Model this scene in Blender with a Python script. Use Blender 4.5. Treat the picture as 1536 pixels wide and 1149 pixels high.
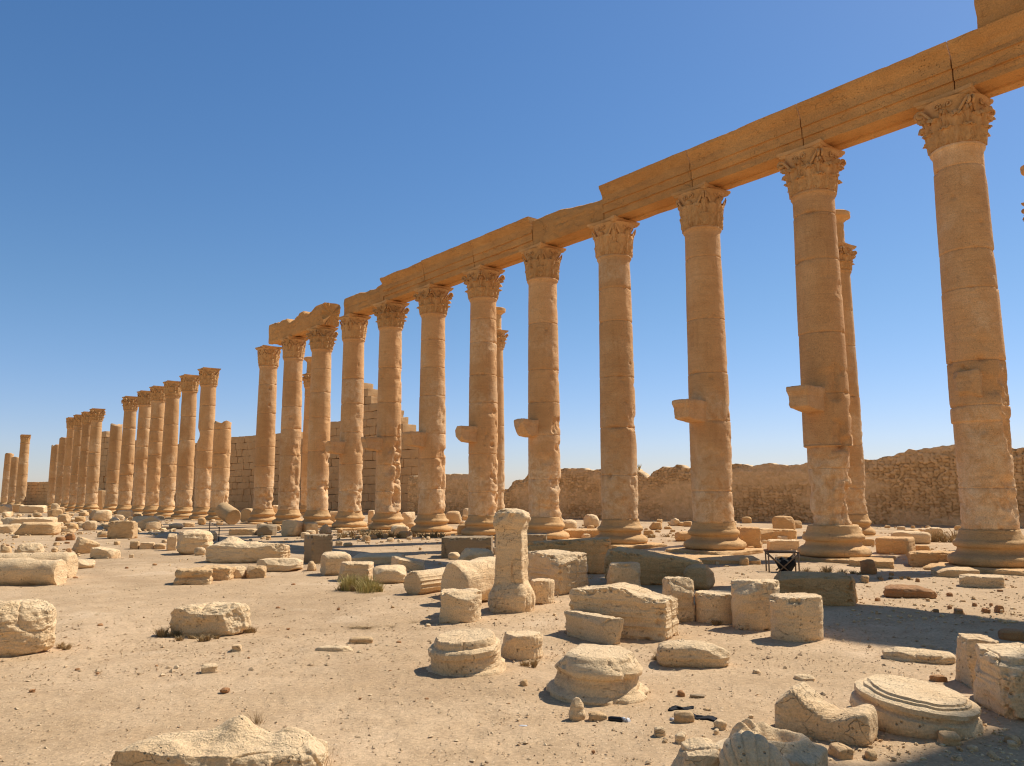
import bpy, math, random
import numpy as np
from mathutils import Matrix, Vector
PI = math.pi
R = math.radians
for o in list(bpy.data.objects): bpy.data.objects.remove(o)
scene = bpy.context.scene

# ------------------------------------------------------------------ camera
F, PITCH, ROLL, EYE = 1197.25, 0.13854, 0.0052, 1.6
cam = bpy.data.cameras.new('camera'); camo = bpy.data.objects.new('camera', cam)
scene.collection.objects.link(camo); scene.camera = camo
cam.sensor_fit = 'HORIZONTAL'; cam.sensor_width = 36; cam.lens = F * 36 / 1536
cam.clip_start = 0.1; cam.clip_end = 6000
camo.matrix_world = Matrix.Translation((0, 0, EYE)) @ Matrix.Rotation(PI/2 + PITCH, 4, 'X') @ Matrix.Rotation(-ROLL, 4, 'Z')

# ------------------------------------------------------------------ sky, sun, exposure
SUN_AZ, SUN_EL = R(56), R(50.5)            # azimuth clockwise from +Y
w = bpy.data.worlds.new('World'); scene.world = w; w.use_nodes = True
nt = w.node_tree; nt.nodes.clear()
out = nt.nodes.new('ShaderNodeOutputWorld'); bg = nt.nodes.new('ShaderNodeBackground')
sky = nt.nodes.new('ShaderNodeTexSky'); sky.sky_type = 'NISHITA'; sky.sun_disc = False
sky.sun_elevation = SUN_EL; sky.sun_rotation = SUN_AZ
sky.altitude = 400; sky.air_density = 1.0; sky.dust_density = 0.35; sky.ozone_density = 1.6
hs = nt.nodes.new('ShaderNodeHueSaturation'); hs.inputs['Saturation'].default_value = 1.26
# soft shoulder so that the bright horizon keeps its pale blue instead of clipping
bw = nt.nodes.new('ShaderNodeRGBToBW'); k1 = nt.nodes.new('ShaderNodeMath'); k1.operation = 'MULTIPLY_ADD'; k1.inputs[1].default_value = .055; k1.inputs[2].default_value = 1
k2 = nt.nodes.new('ShaderNodeVectorMath'); k2.operation = 'DIVIDE'; tn = nt.nodes.new('ShaderNodeVectorMath'); tn.operation = 'MULTIPLY'; tn.inputs[1].default_value = (1.0, .975, .985)
L_ = nt.links.new; L_(sky.outputs[0], bw.inputs[0]); L_(bw.outputs[0], k1.inputs[0]); L_(sky.outputs[0], k2.inputs[0]); L_(k1.outputs[0], k2.inputs[1])
L_(k2.outputs[0], tn.inputs[0]); L_(tn.outputs[0], hs.inputs['Color'])
# warm, less blue sky tint added behind the viewer to warm the shaded fronts
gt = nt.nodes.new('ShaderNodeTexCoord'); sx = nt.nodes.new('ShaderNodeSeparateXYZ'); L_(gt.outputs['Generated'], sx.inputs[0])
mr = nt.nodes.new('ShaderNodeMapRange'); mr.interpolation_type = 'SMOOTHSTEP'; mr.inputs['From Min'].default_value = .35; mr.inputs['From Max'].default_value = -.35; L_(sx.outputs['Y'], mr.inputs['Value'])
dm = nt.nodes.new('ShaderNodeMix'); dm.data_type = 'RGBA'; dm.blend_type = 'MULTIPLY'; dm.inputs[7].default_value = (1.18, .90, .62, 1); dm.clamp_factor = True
hz = nt.nodes.new('ShaderNodeMapRange'); hz.interpolation_type = 'SMOOTHSTEP'; hz.inputs['From Min'].default_value = .26; hz.inputs['From Max'].default_value = -.02; L_(sx.outputs['Z'], hz.inputs['Value'])
hm = nt.nodes.new('ShaderNodeMix'); hm.data_type = 'RGBA'; hm.blend_type = 'MULTIPLY'; hm.inputs[7].default_value = (.93, .93, 1.22, 1); L_(hz.outputs[0], hm.inputs['Factor']); L_(hs.outputs[0], hm.inputs[6])
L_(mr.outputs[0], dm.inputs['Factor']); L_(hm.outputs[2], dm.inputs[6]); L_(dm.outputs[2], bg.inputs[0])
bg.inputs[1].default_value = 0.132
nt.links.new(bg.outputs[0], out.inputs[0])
sl = bpy.data.lights.new('sun', 'SUN'); so = bpy.data.objects.new('sun', sl); scene.collection.objects.link(so)
sl.energy = 5.0; sl.angle = R(0.53); sl.color = (1.0, 0.925, 0.80)
sd = Vector((math.sin(SUN_AZ)*math.cos(SUN_EL), math.cos(SUN_AZ)*math.cos(SUN_EL), math.sin(SUN_EL)))
so.rotation_euler = sd.to_track_quat('Z', 'Y').to_euler(); so.location = (20, 20, 40)
scene.view_settings.view_transform = 'Standard'; scene.view_settings.look = 'None'
scene.view_settings.exposure = 0.12; scene.view_settings.gamma = 1
scene.render.engine = 'CYCLES'
scene.cycles.filter_width = 1.15
scene.cycles.diffuse_bounces = 7; scene.cycles.max_bounces = 8

# ------------------------------------------------------------------ numpy noise
def _h(ix, iy, iz, s):
    n = (ix.astype(np.int64)*374761393 + iy.astype(np.int64)*668265263 + iz.astype(np.int64)*2147483647 + s*1274126177) & 0xffffffff
    n = ((n ^ (n >> 13)) * 1274126177) & 0xffffffff
    n = ((n ^ (n >> 16)) * 2246822519) & 0xffffffff
    return ((n ^ (n >> 15)) & 0xffffff) / float(0xffffff)
def vnoise(P, s=0):
    P = np.asarray(P, float); i = np.floor(P); f = P - i; f = f*f*f*(f*(f*6-15)+10); i = i.astype(np.int64)
    r = 0
    for a in (0, 1):
        for b in (0, 1):
            for c in (0, 1):
                wgt = (f[..., 0] if a else 1-f[..., 0])*(f[..., 1] if b else 1-f[..., 1])*(f[..., 2] if c else 1-f[..., 2])
                r = r + wgt*_h(i[..., 0]+a, i[..., 1]+b, i[..., 2]+c, s)
    return r*2-1
def fbm(P, o=4, s=0, g=0.5):
    P = np.asarray(P, float); r = 0; a = 1; t = 0
    for k in range(o):
        r = r + a*vnoise(P*(2.03**k) + 17.3*k, s+k*7); t += a; a *= g
    return r/t
def ridged(P, o=3, s=0):
    r = 0; a = 1; t = 0
    for k in range(o):
        r = r + a*(1-2*np.abs(vnoise(np.asarray(P)*(2.1**k)+9.1*k, s+k*5))); t += a; a *= .5
    return r/t
def cells(P2, s=0):
    """2D cellular noise: F1, F2, id"""
    i = np.floor(P2).astype(np.int64); best = np.full(P2.shape[:-1], 9.); sec = best.copy(); cid = best*0
    z = i[..., 0]*0
    for a in (-1, 0, 1):
        for b in (-1, 0, 1):
            cx = i[..., 0]+a; cy = i[..., 1]+b
            px = cx + .15+.7*_h(cx, cy, z, s); py = cy + .15+.7*_h(cx, cy, z, s+1)
            d = np.hypot(P2[..., 0]-px, P2[..., 1]-py); idn = _h(cx, cy, z, s+2)
            m = d < best
            sec = np.where(m, best, np.minimum(sec, d)); cid = np.where(m, idn, cid); best = np.where(m, d, best)
    return best, sec, cid
def sstep(a, b, x):
    t = np.clip((x-a)/(b-a), 0, 1); return t*t*(3-2*t)

# ------------------------------------------------------------------ ground height and pixel -> ground
RAZ = -0.68799; RD = np.array([math.sin(RAZ), math.cos(RAZ)]); RN = np.array([math.cos(RAZ), -math.sin(RAZ)])  # row direction, normal away from camera
RP0 = np.array([10.6439, 18.0837]); RS = 3.7242
PERP = float(RP0 @ RN)
def gz(x, y):
    x = np.asarray(x, float); y = np.asarray(y, float)
    P = np.stack([x, y, x*0], -1)
    p = x*RN[0] + y*RN[1]
    z = .05*fbm(P*.18, 3, 3) + .018*fbm(P*.9, 3, 5)
    near = np.exp(-((p-PERP)/2.2)**2); z = z*(1-.6*near) - .13*near
    far = sstep(60, 300, np.hypot(x, y)); return z*(1-far)
def ray(px, py):
    X = px-768; Yv = 574.5-py
    X2 = X*math.cos(ROLL) + Yv*math.sin(ROLL); Y2 = -X*math.sin(ROLL) + Yv*math.cos(ROLL)
    x, u, f = X2/F, Y2/F, 1.
    return np.array([x, f*math.cos(PITCH) - u*math.sin(PITCH), f*math.sin(PITCH) + u*math.cos(PITCH)])
def G(px, py, z=None):
    d = ray(px, py); zz = 0 if z is None else z
    for k in range(6):
        t = (zz-EYE)/d[2]; p = d*t
        if z is None: zz = float(gz(p[0], p[1]))
    return float(p[0]), float(p[1]), zz
def atdepth(px, py, depth):
    d = ray(px, py); t = depth/d[1]; return d[0]*t, depth, EYE + d[2]*t

# ------------------------------------------------------------------ mesh helpers
def link(name, V, Fc, mat, parent=None, smooth=True, sharp=None):
    me = bpy.data.meshes.new(name)
    me.from_pydata(np.asarray(V, float).tolist(), [], [list(map(int, f)) for f in Fc] if not isinstance(Fc, np.ndarray) else Fc.tolist())
    me.materials.append(mat)
    if smooth: me.polygons.foreach_set('use_smooth', [True]*len(me.polygons))
    if sharp: me.set_sharp_from_angle(angle=R(sharp))
    me.update()
    o = bpy.data.objects.new(name, me); scene.collection.objects.link(o)
    if parent: o.parent = parent
    return o
class MB:
    def __init__(s): s.V = []; s.F = []; s.n = 0
    def add(s, V, Fc):
        V = np.asarray(V, float).reshape(-1, 3)
        s.V.append(V); s.F += [tuple(int(i)+s.n for i in f) for f in Fc]; s.n += len(V)
    def build(s, name, mat, parent=None, **k): return link(name, np.concatenate(s.V), s.F, mat, parent, **k)
def gridf(nu, nv, wu=False, wv=False):
    u = np.arange(nu if wu else nu-1); v = np.arange(nv if wv else nv-1)
    U, W = np.meshgrid(u, v, indexing='ij'); U1 = (U+1) % nu; W1 = (W+1) % nv
    return np.stack([U*nv+W, U1*nv+W, U1*nv+W1, U*nv+W1], -1).reshape(-1, 4)
def boxv(x0, x1, y0, y1, z0, z1):
    V = [(x, y, z) for x in (x0, x1) for y in (y0, y1) for z in (z0, z1)]
    return V, [(0, 1, 3, 2), (4, 6, 7, 5), (0, 4, 5, 1), (2, 3, 7, 6), (0, 2, 6, 4), (1, 5, 7, 3)]
_cc = {}
def cube(n):
    if n in _cc: return _cc[n]
    a = np.linspace(-1, 1, n+1); A, B = np.meshgrid(a, a, indexing='ij'); O = np.ones_like(A)
    V = []; Fc = []; k = 0
    for ax in range(3):
        for s in (-1, 1):
            c = [None]*3; c[ax] = O*s; c[(ax+1) % 3] = A; c[(ax+2) % 3] = B
            V.append(np.stack(c, -1).reshape(-1, 3)); f = gridf(n+1, n+1)
            if s < 0: f = f[:, ::-1]
            Fc.append(f+k); k += (n+1)**2
    V = np.concatenate(V); Fc = np.concatenate(Fc)
    key = np.round(V*1e4).astype(np.int64); _, idx, inv = np.unique(key, axis=0, return_index=True, return_inverse=True)
    _cc[n] = (V[idx], inv.reshape(-1)[Fc]); return _cc[n]
def tag(o, label=None, cat=None, group=None, kind=None):
    if label: o['label'] = label
    if cat: o['category'] = cat
    if group: o['group'] = group
    if kind: o['kind'] = kind
    elif label: o['kind'] = 'thing'
    return o
def empty(name, loc, rz=0):
    o = bpy.data.objects.new(name, None); scene.collection.objects.link(o); o.location = loc; o.rotation_euler = (0, 0, rz); o.empty_display_size = .2
    return o
def tube(P, r, n=8, closed=True):
    P = np.asarray(P, float); r = np.broadcast_to(r, (len(P),)); T = np.gradient(P, axis=0); T /= np.linalg.norm(T, axis=1)[:, None]
    up = np.array([.13, .21, 1.]); A = np.cross(T, up); A /= np.linalg.norm(A, axis=1)[:, None]; B = np.cross(T, A)
    th = np.linspace(0, 2*PI, n, endpoint=False)
    V = P[:, None] + r[:, None, None]*(np.cos(th)[None, :, None]*A[:, None] + np.sin(th)[None, :, None]*B[:, None])
    Fc = [tuple(f) for f in gridf(len(P), n, False, True)]
    if closed: Fc += [tuple(range(n)), tuple((len(P)-1)*n + k for k in reversed(range(n)))]
    return V.reshape(-1, 3), Fc

# ------------------------------------------------------------------ materials
def mat_base(name, rough=.92):
    m = bpy.data.materials.new(name); m.use_nodes = True; t = m.node_tree; b = t.nodes['Principled BSDF']
    b.inputs['Roughness'].default_value = rough
    b.inputs['Specular IOR Level'].default_value = .25
    return m, t, b
def stone_mat(name, ca, cb, cc, strata=.5, bump=.5, scale=1., zs=7., lichen=0., pits=.5, cracks=0., vary=.12, attr=None):
    m, t, b = mat_base(name); N = t.nodes.new; L = t.links.new
    g = N('ShaderNodeNewGeometry'); pos = g.outputs['Position']
    def noise(sc, det=6, rgh=.6, vec=None, dist=0):
        n = N('ShaderNodeTexNoise'); n.inputs['Scale'].default_value = sc; n.inputs['Detail'].default_value = det
        n.inputs['Roughness'].default_value = rgh; n.inputs['Distortion'].default_value = dist; L(vec or pos, n.inputs['Vector']); return n.outputs['Fac']
    def ramp(v, a, c):
        r = N('ShaderNodeMapRange'); r.inputs['From Min'].default_value = a; r.inputs['From Max'].default_value = c; L(v, r.inputs['Value']); return r.outputs[0]
    def mix(f, x, y, mode='MIX'):
        k = N('ShaderNodeMix'); k.data_type = 'RGBA'; k.blend_type = mode; k.clamp_factor = True
        if isinstance(f, float): k.inputs['Factor'].default_value = f
        else: L(f, k.inputs['Factor'])
        for v, s in ((x, k.inputs[6]), (y, k.inputs[7])):
            if isinstance(v, tuple): s.default_value = (*v, 1)
            else: L(v, s)
        return k.outputs[2]
    def mul(v, f):
        k = N('ShaderNodeMath'); k.operation = 'MULTIPLY'
        for q, s in ((v, k.inputs[0]), (f, k.inputs[1])):
            if isinstance(q, (int, float)): s.default_value = q
            else: L(q, s)
        return k.outputs[0]
    mp = N('ShaderNodeMapping'); mp.inputs['Scale'].default_value = (.55*scale, .55*scale, zs*scale); L(pos, mp.inputs['Vector'])
    st = noise(1.6, 5, .62, mp.outputs[0], .6)
    big = noise(.9*scale, 5, .6, dist=.5); mid = noise(5*scale, 7, .65); fine = noise(38*scale, 5, .7)
    c = mix(ramp(big, .36, .66), ca, cb)
    c = mix(mul(ramp(st, .50, .70), strata), c, cc)
    c = mix(mul(ramp(mid, .42, .72), .45), c, cb)
    tone = None
    if attr:
        at = N('ShaderNodeAttribute'); at.attribute_name = 'wear'; sp = N('ShaderNodeSeparateColor'); L(at.outputs['Color'], sp.inputs[0])
        c = mix(mul(ramp(noise(4., 5, .7, dist=.8), .35, .62), sp.outputs[1]), c, attr); tone = sp.outputs[0]
        ms2 = N('ShaderNodeMapping'); ms2.inputs['Scale'].default_value = (7, 7, .55); L(pos, ms2.inputs['Vector'])
        c = mix(mul(ramp(noise(1., 5, .6, ms2.outputs[0]), .55, .75), .38), c, cc)
    hv = N('ShaderNodeHueSaturation'); L(c, hv.inputs['Color'])
    oi = N('ShaderNodeObjectInfo'); v1 = N('ShaderNodeMapRange'); v1.inputs['To Min'].default_value = 1-vary; v1.inputs['To Max'].default_value = 1+vary*.6
    L(oi.outputs['Random'], v1.inputs['Value'])
    v2 = N('ShaderNodeMapRange'); v2.inputs['From Min'].default_value = .3; v2.inputs['From Max'].default_value = .7; v2.inputs['To Min'].default_value = .74; v2.inputs['To Max'].default_value = 1.16; L(fine, v2.inputs['Value'])
    L(mul(v1.outputs[0], v2.outputs[0]), hv.inputs['Value'])
    c = hv.outputs[0]
    if tone:
        tv = N('ShaderNodeMapRange'); tv.inputs['To Min'].default_value = .70; tv.inputs['To Max'].default_value = 1.22; L(tone, tv.inputs['Value'])
        h2 = N('ShaderNodeHueSaturation'); L(c, h2.inputs['Color']); L(tv.outputs[0], h2.inputs['Value']); c = h2.outputs[0]
    vo = N('ShaderNodeTexVoronoi'); vo.inputs['Scale'].default_value = 17*scale; L(pos, vo.inputs['Vector'])
    pit = ramp(vo.outputs['Distance'], .05, .24)
    pm = ramp(noise(2.3*scale, 3), .5, .62)
    # dark grime spots with a shape of their own
    c = mix(mul(ramp(noise(3.1*scale, 8, .75, dist=1.2), .60, .74), lichen), c, (.20, .15, .105))
    # veins and cracks: warped cell borders kept only in patches
    wn = N('ShaderNodeTexNoise'); wn.inputs['Scale'].default_value = 3.5; wn.inputs['Detail'].default_value = 6; L(pos, wn.inputs['Vector'])
    vm = N('ShaderNodeVectorMath'); vm.operation = 'MULTIPLY_ADD'; vm.inputs[1].default_value = (.28, .28, .22); L(wn.outputs['Color'], vm.inputs[0]); L(pos, vm.inputs[2])
    ms = N('ShaderNodeMapping'); ms.inputs['Scale'].default_value = (1, 1, 2.4); L(vm.outputs[0], ms.inputs['Vector'])
    ce = N('ShaderNodeTexVoronoi'); ce.feature = 'DISTANCE_TO_EDGE'; ce.inputs['Scale'].default_value = 2.7*scale; L(ms.outputs[0], ce.inputs['Vector'])
    ck = N('ShaderNodeMapRange'); ck.inputs['From Min'].default_value = .0; ck.inputs['From Max'].default_value = .013; ck.inputs['To Min'].default_value = 1; ck.inputs['To Max'].default_value = 0; L(ce.outputs['Distance'], ck.inputs['Value'])
    crk = mul(mul(ck.outputs[0], ramp(noise(1.7*scale, 3), .50, .60)), cracks)
    c = mix(mul(crk, .7), c, (.26, .155, .08))
    L(c, b.inputs['Base Color'])
    h1 = mul(st, .6*strata*2); h2 = mul(mid, .5); h3 = mul(fine, .25)
    inv = N('ShaderNodeMath'); inv.operation = 'SUBTRACT'; inv.inputs[0].default_value = 1; L(pit, inv.inputs[1])
    h4 = mul(mul(inv.outputs[0], pm), -pits)
    def add(x, y):
        k = N('ShaderNodeMath'); k.operation = 'ADD'; L(x, k.inputs[0]); L(y, k.inputs[1]); return k.outputs[0]
    bp = N('ShaderNodeBump'); bp.inputs['Strength'].default_value = min(1, bump); bp.inputs['Distance'].default_value = .05*max(1, bump)
    L(add(add(add(h1, h2), add(h3, h4)), mul(crk, -.9)), bp.inputs['Height']); L(bp.outputs[0], b.inputs['Normal'])
    return m
M_col = stone_mat('honey_limestone', (.77, .46, .22), (.66, .365, .16), (.53, .27, .11), .40, .62, 1., 9., .45, .8, cracks=.3, attr=(.86, .62, .38))
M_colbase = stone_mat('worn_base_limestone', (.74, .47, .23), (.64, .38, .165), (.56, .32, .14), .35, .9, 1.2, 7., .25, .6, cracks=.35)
M_cap = stone_mat('carved_limestone', (.76, .46, .21), (.64, .36, .15), (.50, .26, .095), .15, .9, 2., 2., .2, .8)
M_ent = stone_mat('beam_limestone', (.70, .385, .145), (.60, .305, .105), (.48, .225, .075), .4, .9, .8, 5., .5, .8, cracks=.35)
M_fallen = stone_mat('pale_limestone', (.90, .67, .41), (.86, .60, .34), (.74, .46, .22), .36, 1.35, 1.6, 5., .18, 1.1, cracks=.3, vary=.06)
M_fallen2 = stone_mat('tan_limestone', (.78, .54, .30), (.70, .45, .225), (.58, .34, .16), .36, 1.3, 1.6, 6., .3, 1., cracks=.3)
M_red = stone_mat('rusty_limestone', (.58, .31, .14), (.46, .22, .095), (.62, .40, .22), .4, 1., 2.5, 6., .3, 1.)
M_wall = stone_mat('rubble_limestone', (.76, .525, .29), (.62, .40, .205), (.78, .55, .32), .3, .9, 1.4, 3., .35, .8, cracks=.15, attr=(.82, .59, .36))
M_drum = stone_mat('drum_limestone', (.70, .48, .26), (.62, .40, .20), (.52, .30, .14), .5, 1., 1.6, 6., .25, 1., cracks=.3)  # tan stone for the two drums beside the half-height stub
M_ash = stone_mat('ashlar_limestone', (.66, .44, .235), (.58, .36, .18), (.70, .49, .28), .3, .8, .8, 3., .4, .6, cracks=.3)
M_mod = stone_mat('sawn_block_stone', (.36, .265, .165), (.32, .23, .14), (.27, .19, .115), .8, .25, 1.2, 16., .1, .2)
def plain(name, col, rough=.6, metal=0., bump=0):
    m, t, b = mat_base(name, rough); b.inputs['Metallic'].default_value = metal
    n = t.nodes.new('ShaderNodeTexNoise'); n.inputs['Scale'].default_value = 30; n.inputs['Detail'].default_value = 5
    k = t.nodes.new('ShaderNodeMix'); k.data_type = 'RGBA'; k.inputs[6].default_value = (*col, 1); k.inputs[7].default_value = (*[c*.6 for c in col], 1)
    t.links.new(n.outputs['Fac'], k.inputs['Factor']); t.links.new(k.outputs[2], b.inputs['Base Color']); return m
M_black = plain('black_cloth', (.012, .012, .016), .8)
M_plastic = plain('black_plastic', (.02, .02, .024), .35)
M_white = plain('white_plastic', (.65, .65, .68), .4)
M_wood = plain('grey_wood', (.24, .17, .12), .8)
M_metal = plain('rusty_metal', (.10, .065, .045), .7, .4)
def grass_mat(name, a, c):
    m, t, b = mat_base(name, .85); g = t.nodes.new('ShaderNodeNewGeometry')
    k = t.nodes.new('ShaderNodeMix'); k.data_type = 'RGBA'; k.inputs[6].default_value = (*a, 1); k.inputs[7].default_value = (*c, 1)
    t.links.new(g.outputs['Random Per Island'], k.inputs['Factor']); t.links.new(k.outputs[2], b.inputs['Base Color']); return m
M_straw = grass_mat('dry_straw', (.44, .31, .15), (.30, .19, .09))
M_pale = grass_mat('pale_straw', (.52, .38, .20), (.36, .24, .12))
M_green = grass_mat('olive_grass', (.36, .31, .09), (.58, .45, .20))

# sandy ground
def ground_mat():
    m, t, b = mat_base('sandy_gravel', .95); N = t.nodes.new; L = t.links.new
    g = N('ShaderNodeNewGeometry'); pos = g.outputs['Position']
    def noise(sc, det=6, rgh=.6, dist=0):
        n = N('ShaderNodeTexNoise'); n.inputs['Scale'].default_value = sc; n.inputs['Detail'].default_value = det; n.inputs['Roughness'].default_value = rgh; n.inputs['Distortion'].default_value = dist
        L(pos, n.inputs['Vector']); return n.outputs['Fac']
    def rng(v, a, c, x=0, y=1):
        r = N('ShaderNodeMapRange'); r.inputs['From Min'].default_value = a; r.inputs['From Max'].default_value = c; r.inputs['To Min'].default_value = x; r.inputs['To Max'].default_value = y; L(v, r.inputs['Value']); return r.outputs[0]
    def mix(f, x, y, mode='MIX'):
        k = N('ShaderNodeMix'); k.data_type = 'RGBA'; k.blend_type = mode
        if isinstance(f, float): k.inputs['Factor'].default_value = f
        else: L(f, k.inputs['Factor'])
        for v, s in ((x, k.inputs[6]), (y, k.inputs[7])):
            if isinstance(v, tuple): s.default_value = (*v, 1)
            else: L(v, s)
        return k.outputs[2]
    def math_(op, x, y):
        k = N('ShaderNodeMath'); k.operation = op
        for q, s in ((x, k.inputs[0]), (y, k.inputs[1])):
            if isinstance(q, (int, float)): s.default_value = q
            else: L(q, s)
        return k.outputs[0]
    big = noise(.35, 6, .62, .6); mid = noise(2.6, 7, .68, .4); fine = noise(30, 6, .75); grit = noise(110, 4, .8)
    c = mix(rng(big, .38, .62), (.50, .34, .192), (.61, .43, .26))
    c = mix(rng(mid, .45, .7, 0, .55), c, (.40, .262, .14))
    c = mix(rng(noise(.16, 5, .6, 1.), .50, .62, 0, .55), c, (.40, .268, .15)); c = mix(rng(noise(.75, 4, .55, .4), .58, .70, 0, .5), c, (.70, .52, .34))
    v = N('ShaderNodeTexVoronoi'); v.inputs['Scale'].default_value = 42; L(pos, v.inputs['Vector'])
    v2 = N('ShaderNodeTexVoronoi'); v2.inputs['Scale'].default_value = 14; L(pos, v2.inputs['Vector'])
    peb = rng(v.outputs['Distance'], .18, .34, 1, 0); peb2 = rng(v2.outputs['Distance'], .10, .2, 1, 0)
    cv = N('ShaderNodeSeparateColor'); L(v.outputs['Color'], cv.inputs[0])
    pc = mix(cv.outputs[0], (.42, .28, .155), (.78, .60, .38))
    sel = math_('MULTIPLY', peb, rng(cv.outputs[1], .45, .55))
    c = mix(math_('MULTIPLY', sel, .75), c, pc)
    cv2 = N('ShaderNodeSeparateColor'); L(v2.outputs['Color'], cv2.inputs[0])
    sel2 = math_('MULTIPLY', peb2, rng(cv2.outputs[1], .72, .78))
    c = mix(math_('MULTIPLY', sel2, .8), c, mix(cv2.outputs[0], (.38, .25, .14), (.76, .58, .38)))
    c = mix(1., c, mix(rng(fine, .32, .68), (.70, .69, .68), (1.16, 1.16, 1.16)), 'MULTIPLY')
    L(c, b.inputs['Base Color'])
    h = math_('ADD', math_('ADD', math_('MULTIPLY', sel, .35), math_('MULTIPLY', sel2, .5)), math_('ADD', math_('MULTIPLY', mid, .8), math_('ADD', math_('MULTIPLY', fine, .55), math_('MULTIPLY', grit, .25))))
    bp = N('ShaderNodeBump'); bp.inputs['Strength'].default_value = .6; bp.inputs['Distance'].default_value = .018
    L(h, bp.inputs['Height']); L(bp.outputs[0], b.inputs['Normal']); return m
M_ground = ground_mat()

# ------------------------------------------------------------------ ground sheet (polar, fine near the viewer, reaching the horizon)
def build_ground():
    na, nr = 720, 420
    r = np.concatenate([[0.0], np.geomspace(1.2, 120, nr), [200, 400, 900, 2500, 5000]])
    # fine angles towards the view, coarse behind
    th = np.concatenate([np.linspace(-R(50), R(50), na), np.linspace(R(50), 2*PI-R(50), 122)[1:-1]])
    Rr, T = np.meshgrid(r, th, indexing='ij'); x = Rr*np.sin(T); y = Rr*np.cos(T)
    z = gz(x, y)
    P = np.stack([x, y, x*0], -1)
    near = 1-sstep(14, 40, Rr)
    z = z + near*(.016*fbm(P*3, 4, 31) + .008*fbm(P*12, 3, 37))
    V = np.stack([x, y, z], -1).reshape(-1, 3)
    tag(link('ground', V, gridf(len(r), len(th), False, True)[:, ::-1], M_ground), kind='structure')
build_ground()

# ------------------------------------------------------------------ rocks, blocks and drums
def shape_pts(kind, n, dims, seed, p=8., chips=9, rough=.025, strata=.012, bumps=(), taper=0., top=None, flute=0, deep=.25):
    """surface points of a broken stone of full size dims (m), base at z=0"""
    V, Fc = cube(n); q = V.copy(); rs = np.random.RandomState(seed)
    L, W, H = dims
    if kind == 'box':
        p = max(p*1.7, 10); nr = (np.abs(q)**p).sum(1)**(1/p); q = q/nr[:, None]
    elif kind == 'drum':
        rho = np.hypot(q[:, 0], q[:, 1]); mx = np.maximum(np.abs(q[:, 0]), np.abs(q[:, 1]))
        s = np.where(rho > 1e-6, mx/np.maximum(rho, 1e-6), 1.); q[:, 0] *= s; q[:, 1] *= s
        p = max(p*1.8, 14); rho = np.hypot(q[:, 0], q[:, 1]); nr = (rho**p + np.abs(q[:, 2])**p)**(1/p); q = q/nr[:, None]
        if flute:
            th = np.arctan2(q[:, 1], q[:, 0]); side = sstep(.75, .98, np.hypot(q[:, 0], q[:, 1]))
            k = 1-.035*side*(np.abs(np.sin(th*flute/2))**.7); q[:, 0] *= k; q[:, 1] *= k
    else:
        nr = (np.abs(q)**p).sum(1)**(1/p); q = q/nr[:, None]
    if taper: k = 1-taper*(q[:, 2]+1)/2; q[:, 0] *= k; q[:, 1] *= k
    S = np.array([L, W, H])/2
    lo = min(L, W, H)
    for c in range(chips):
        nn = rs.normal(size=3); nn[2] = abs(nn[2])*.6 - .05; nn /= np.linalg.norm(nn)
        ext = (np.abs(q) * 0 + np.abs(nn))  # support distance of the unit shape
        sup = (q@nn).max(); d = sup*(1-rs.uniform(.05, deep))
        e = q@nn - d; k = e > 0
        q[k] -= np.outer(e[k]*.98, nn)
    X = q*S
    if top is not None: X[:, 2] = np.where(X[:, 2] > 0, X[:, 2]*top(q[:, 0], q[:, 1]), X[:, 2])
    nd = q/np.maximum(np.linalg.norm(q, axis=1), 1e-6)[:, None]
    o = rs.uniform(-50, 50, 3)
    rg = ridged((X+o)*6, 3, seed+3)
    d = rough*lo/.5*(1.25*fbm((X+o)/lo*1.1, 4, seed) + .30*(rg-.3)) + min(1, lo/.35)*rough*.35*fbm((X+o)*17, 4, seed+5, .65)
    d += strata*(-np.abs(fbm((X+o)*np.array([.8, .8, 11.]), 3, seed+9)))*2*(1-np.abs(nd[:, 2]))
    if kind != 'blob':
        qa = np.sort(np.abs(np.stack([np.hypot(q[:, 0], q[:, 1]), q[:, 2], q[:, 2]*0], -1) if kind == 'drum' else q), axis=1); ed = sstep(.72, .98, qa[:, 1])*sstep(.6, .98, qa[:, 2])
        d -= lo*.30*ed*np.clip(fbm((X+o)*7/max(.4, lo), 3, seed+33)-.02, 0, .5) + lo*.05*ed*np.clip(fbm((X+o)*22, 2, seed+35), 0, 1)
    # a few cracks
    cr = np.abs(fbm((X+o)*np.array([2.2, 2.2, 1.6]), 2, seed+21)); d -= .014*np.exp(-(cr/.03)**2)
    X = X + nd*d[:, None]
    for (bx, by, br, bh) in bumps:
        X[:, 2] += bh*np.exp(-(((X[:, 0]-bx*L/2)/(br*L/2))**2 + ((X[:, 1]-by*W/2)/(br*L/2))**2))*(X[:, 2] > -H*.2)
    X[:, 2] += H/2
    return X, Fc
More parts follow.
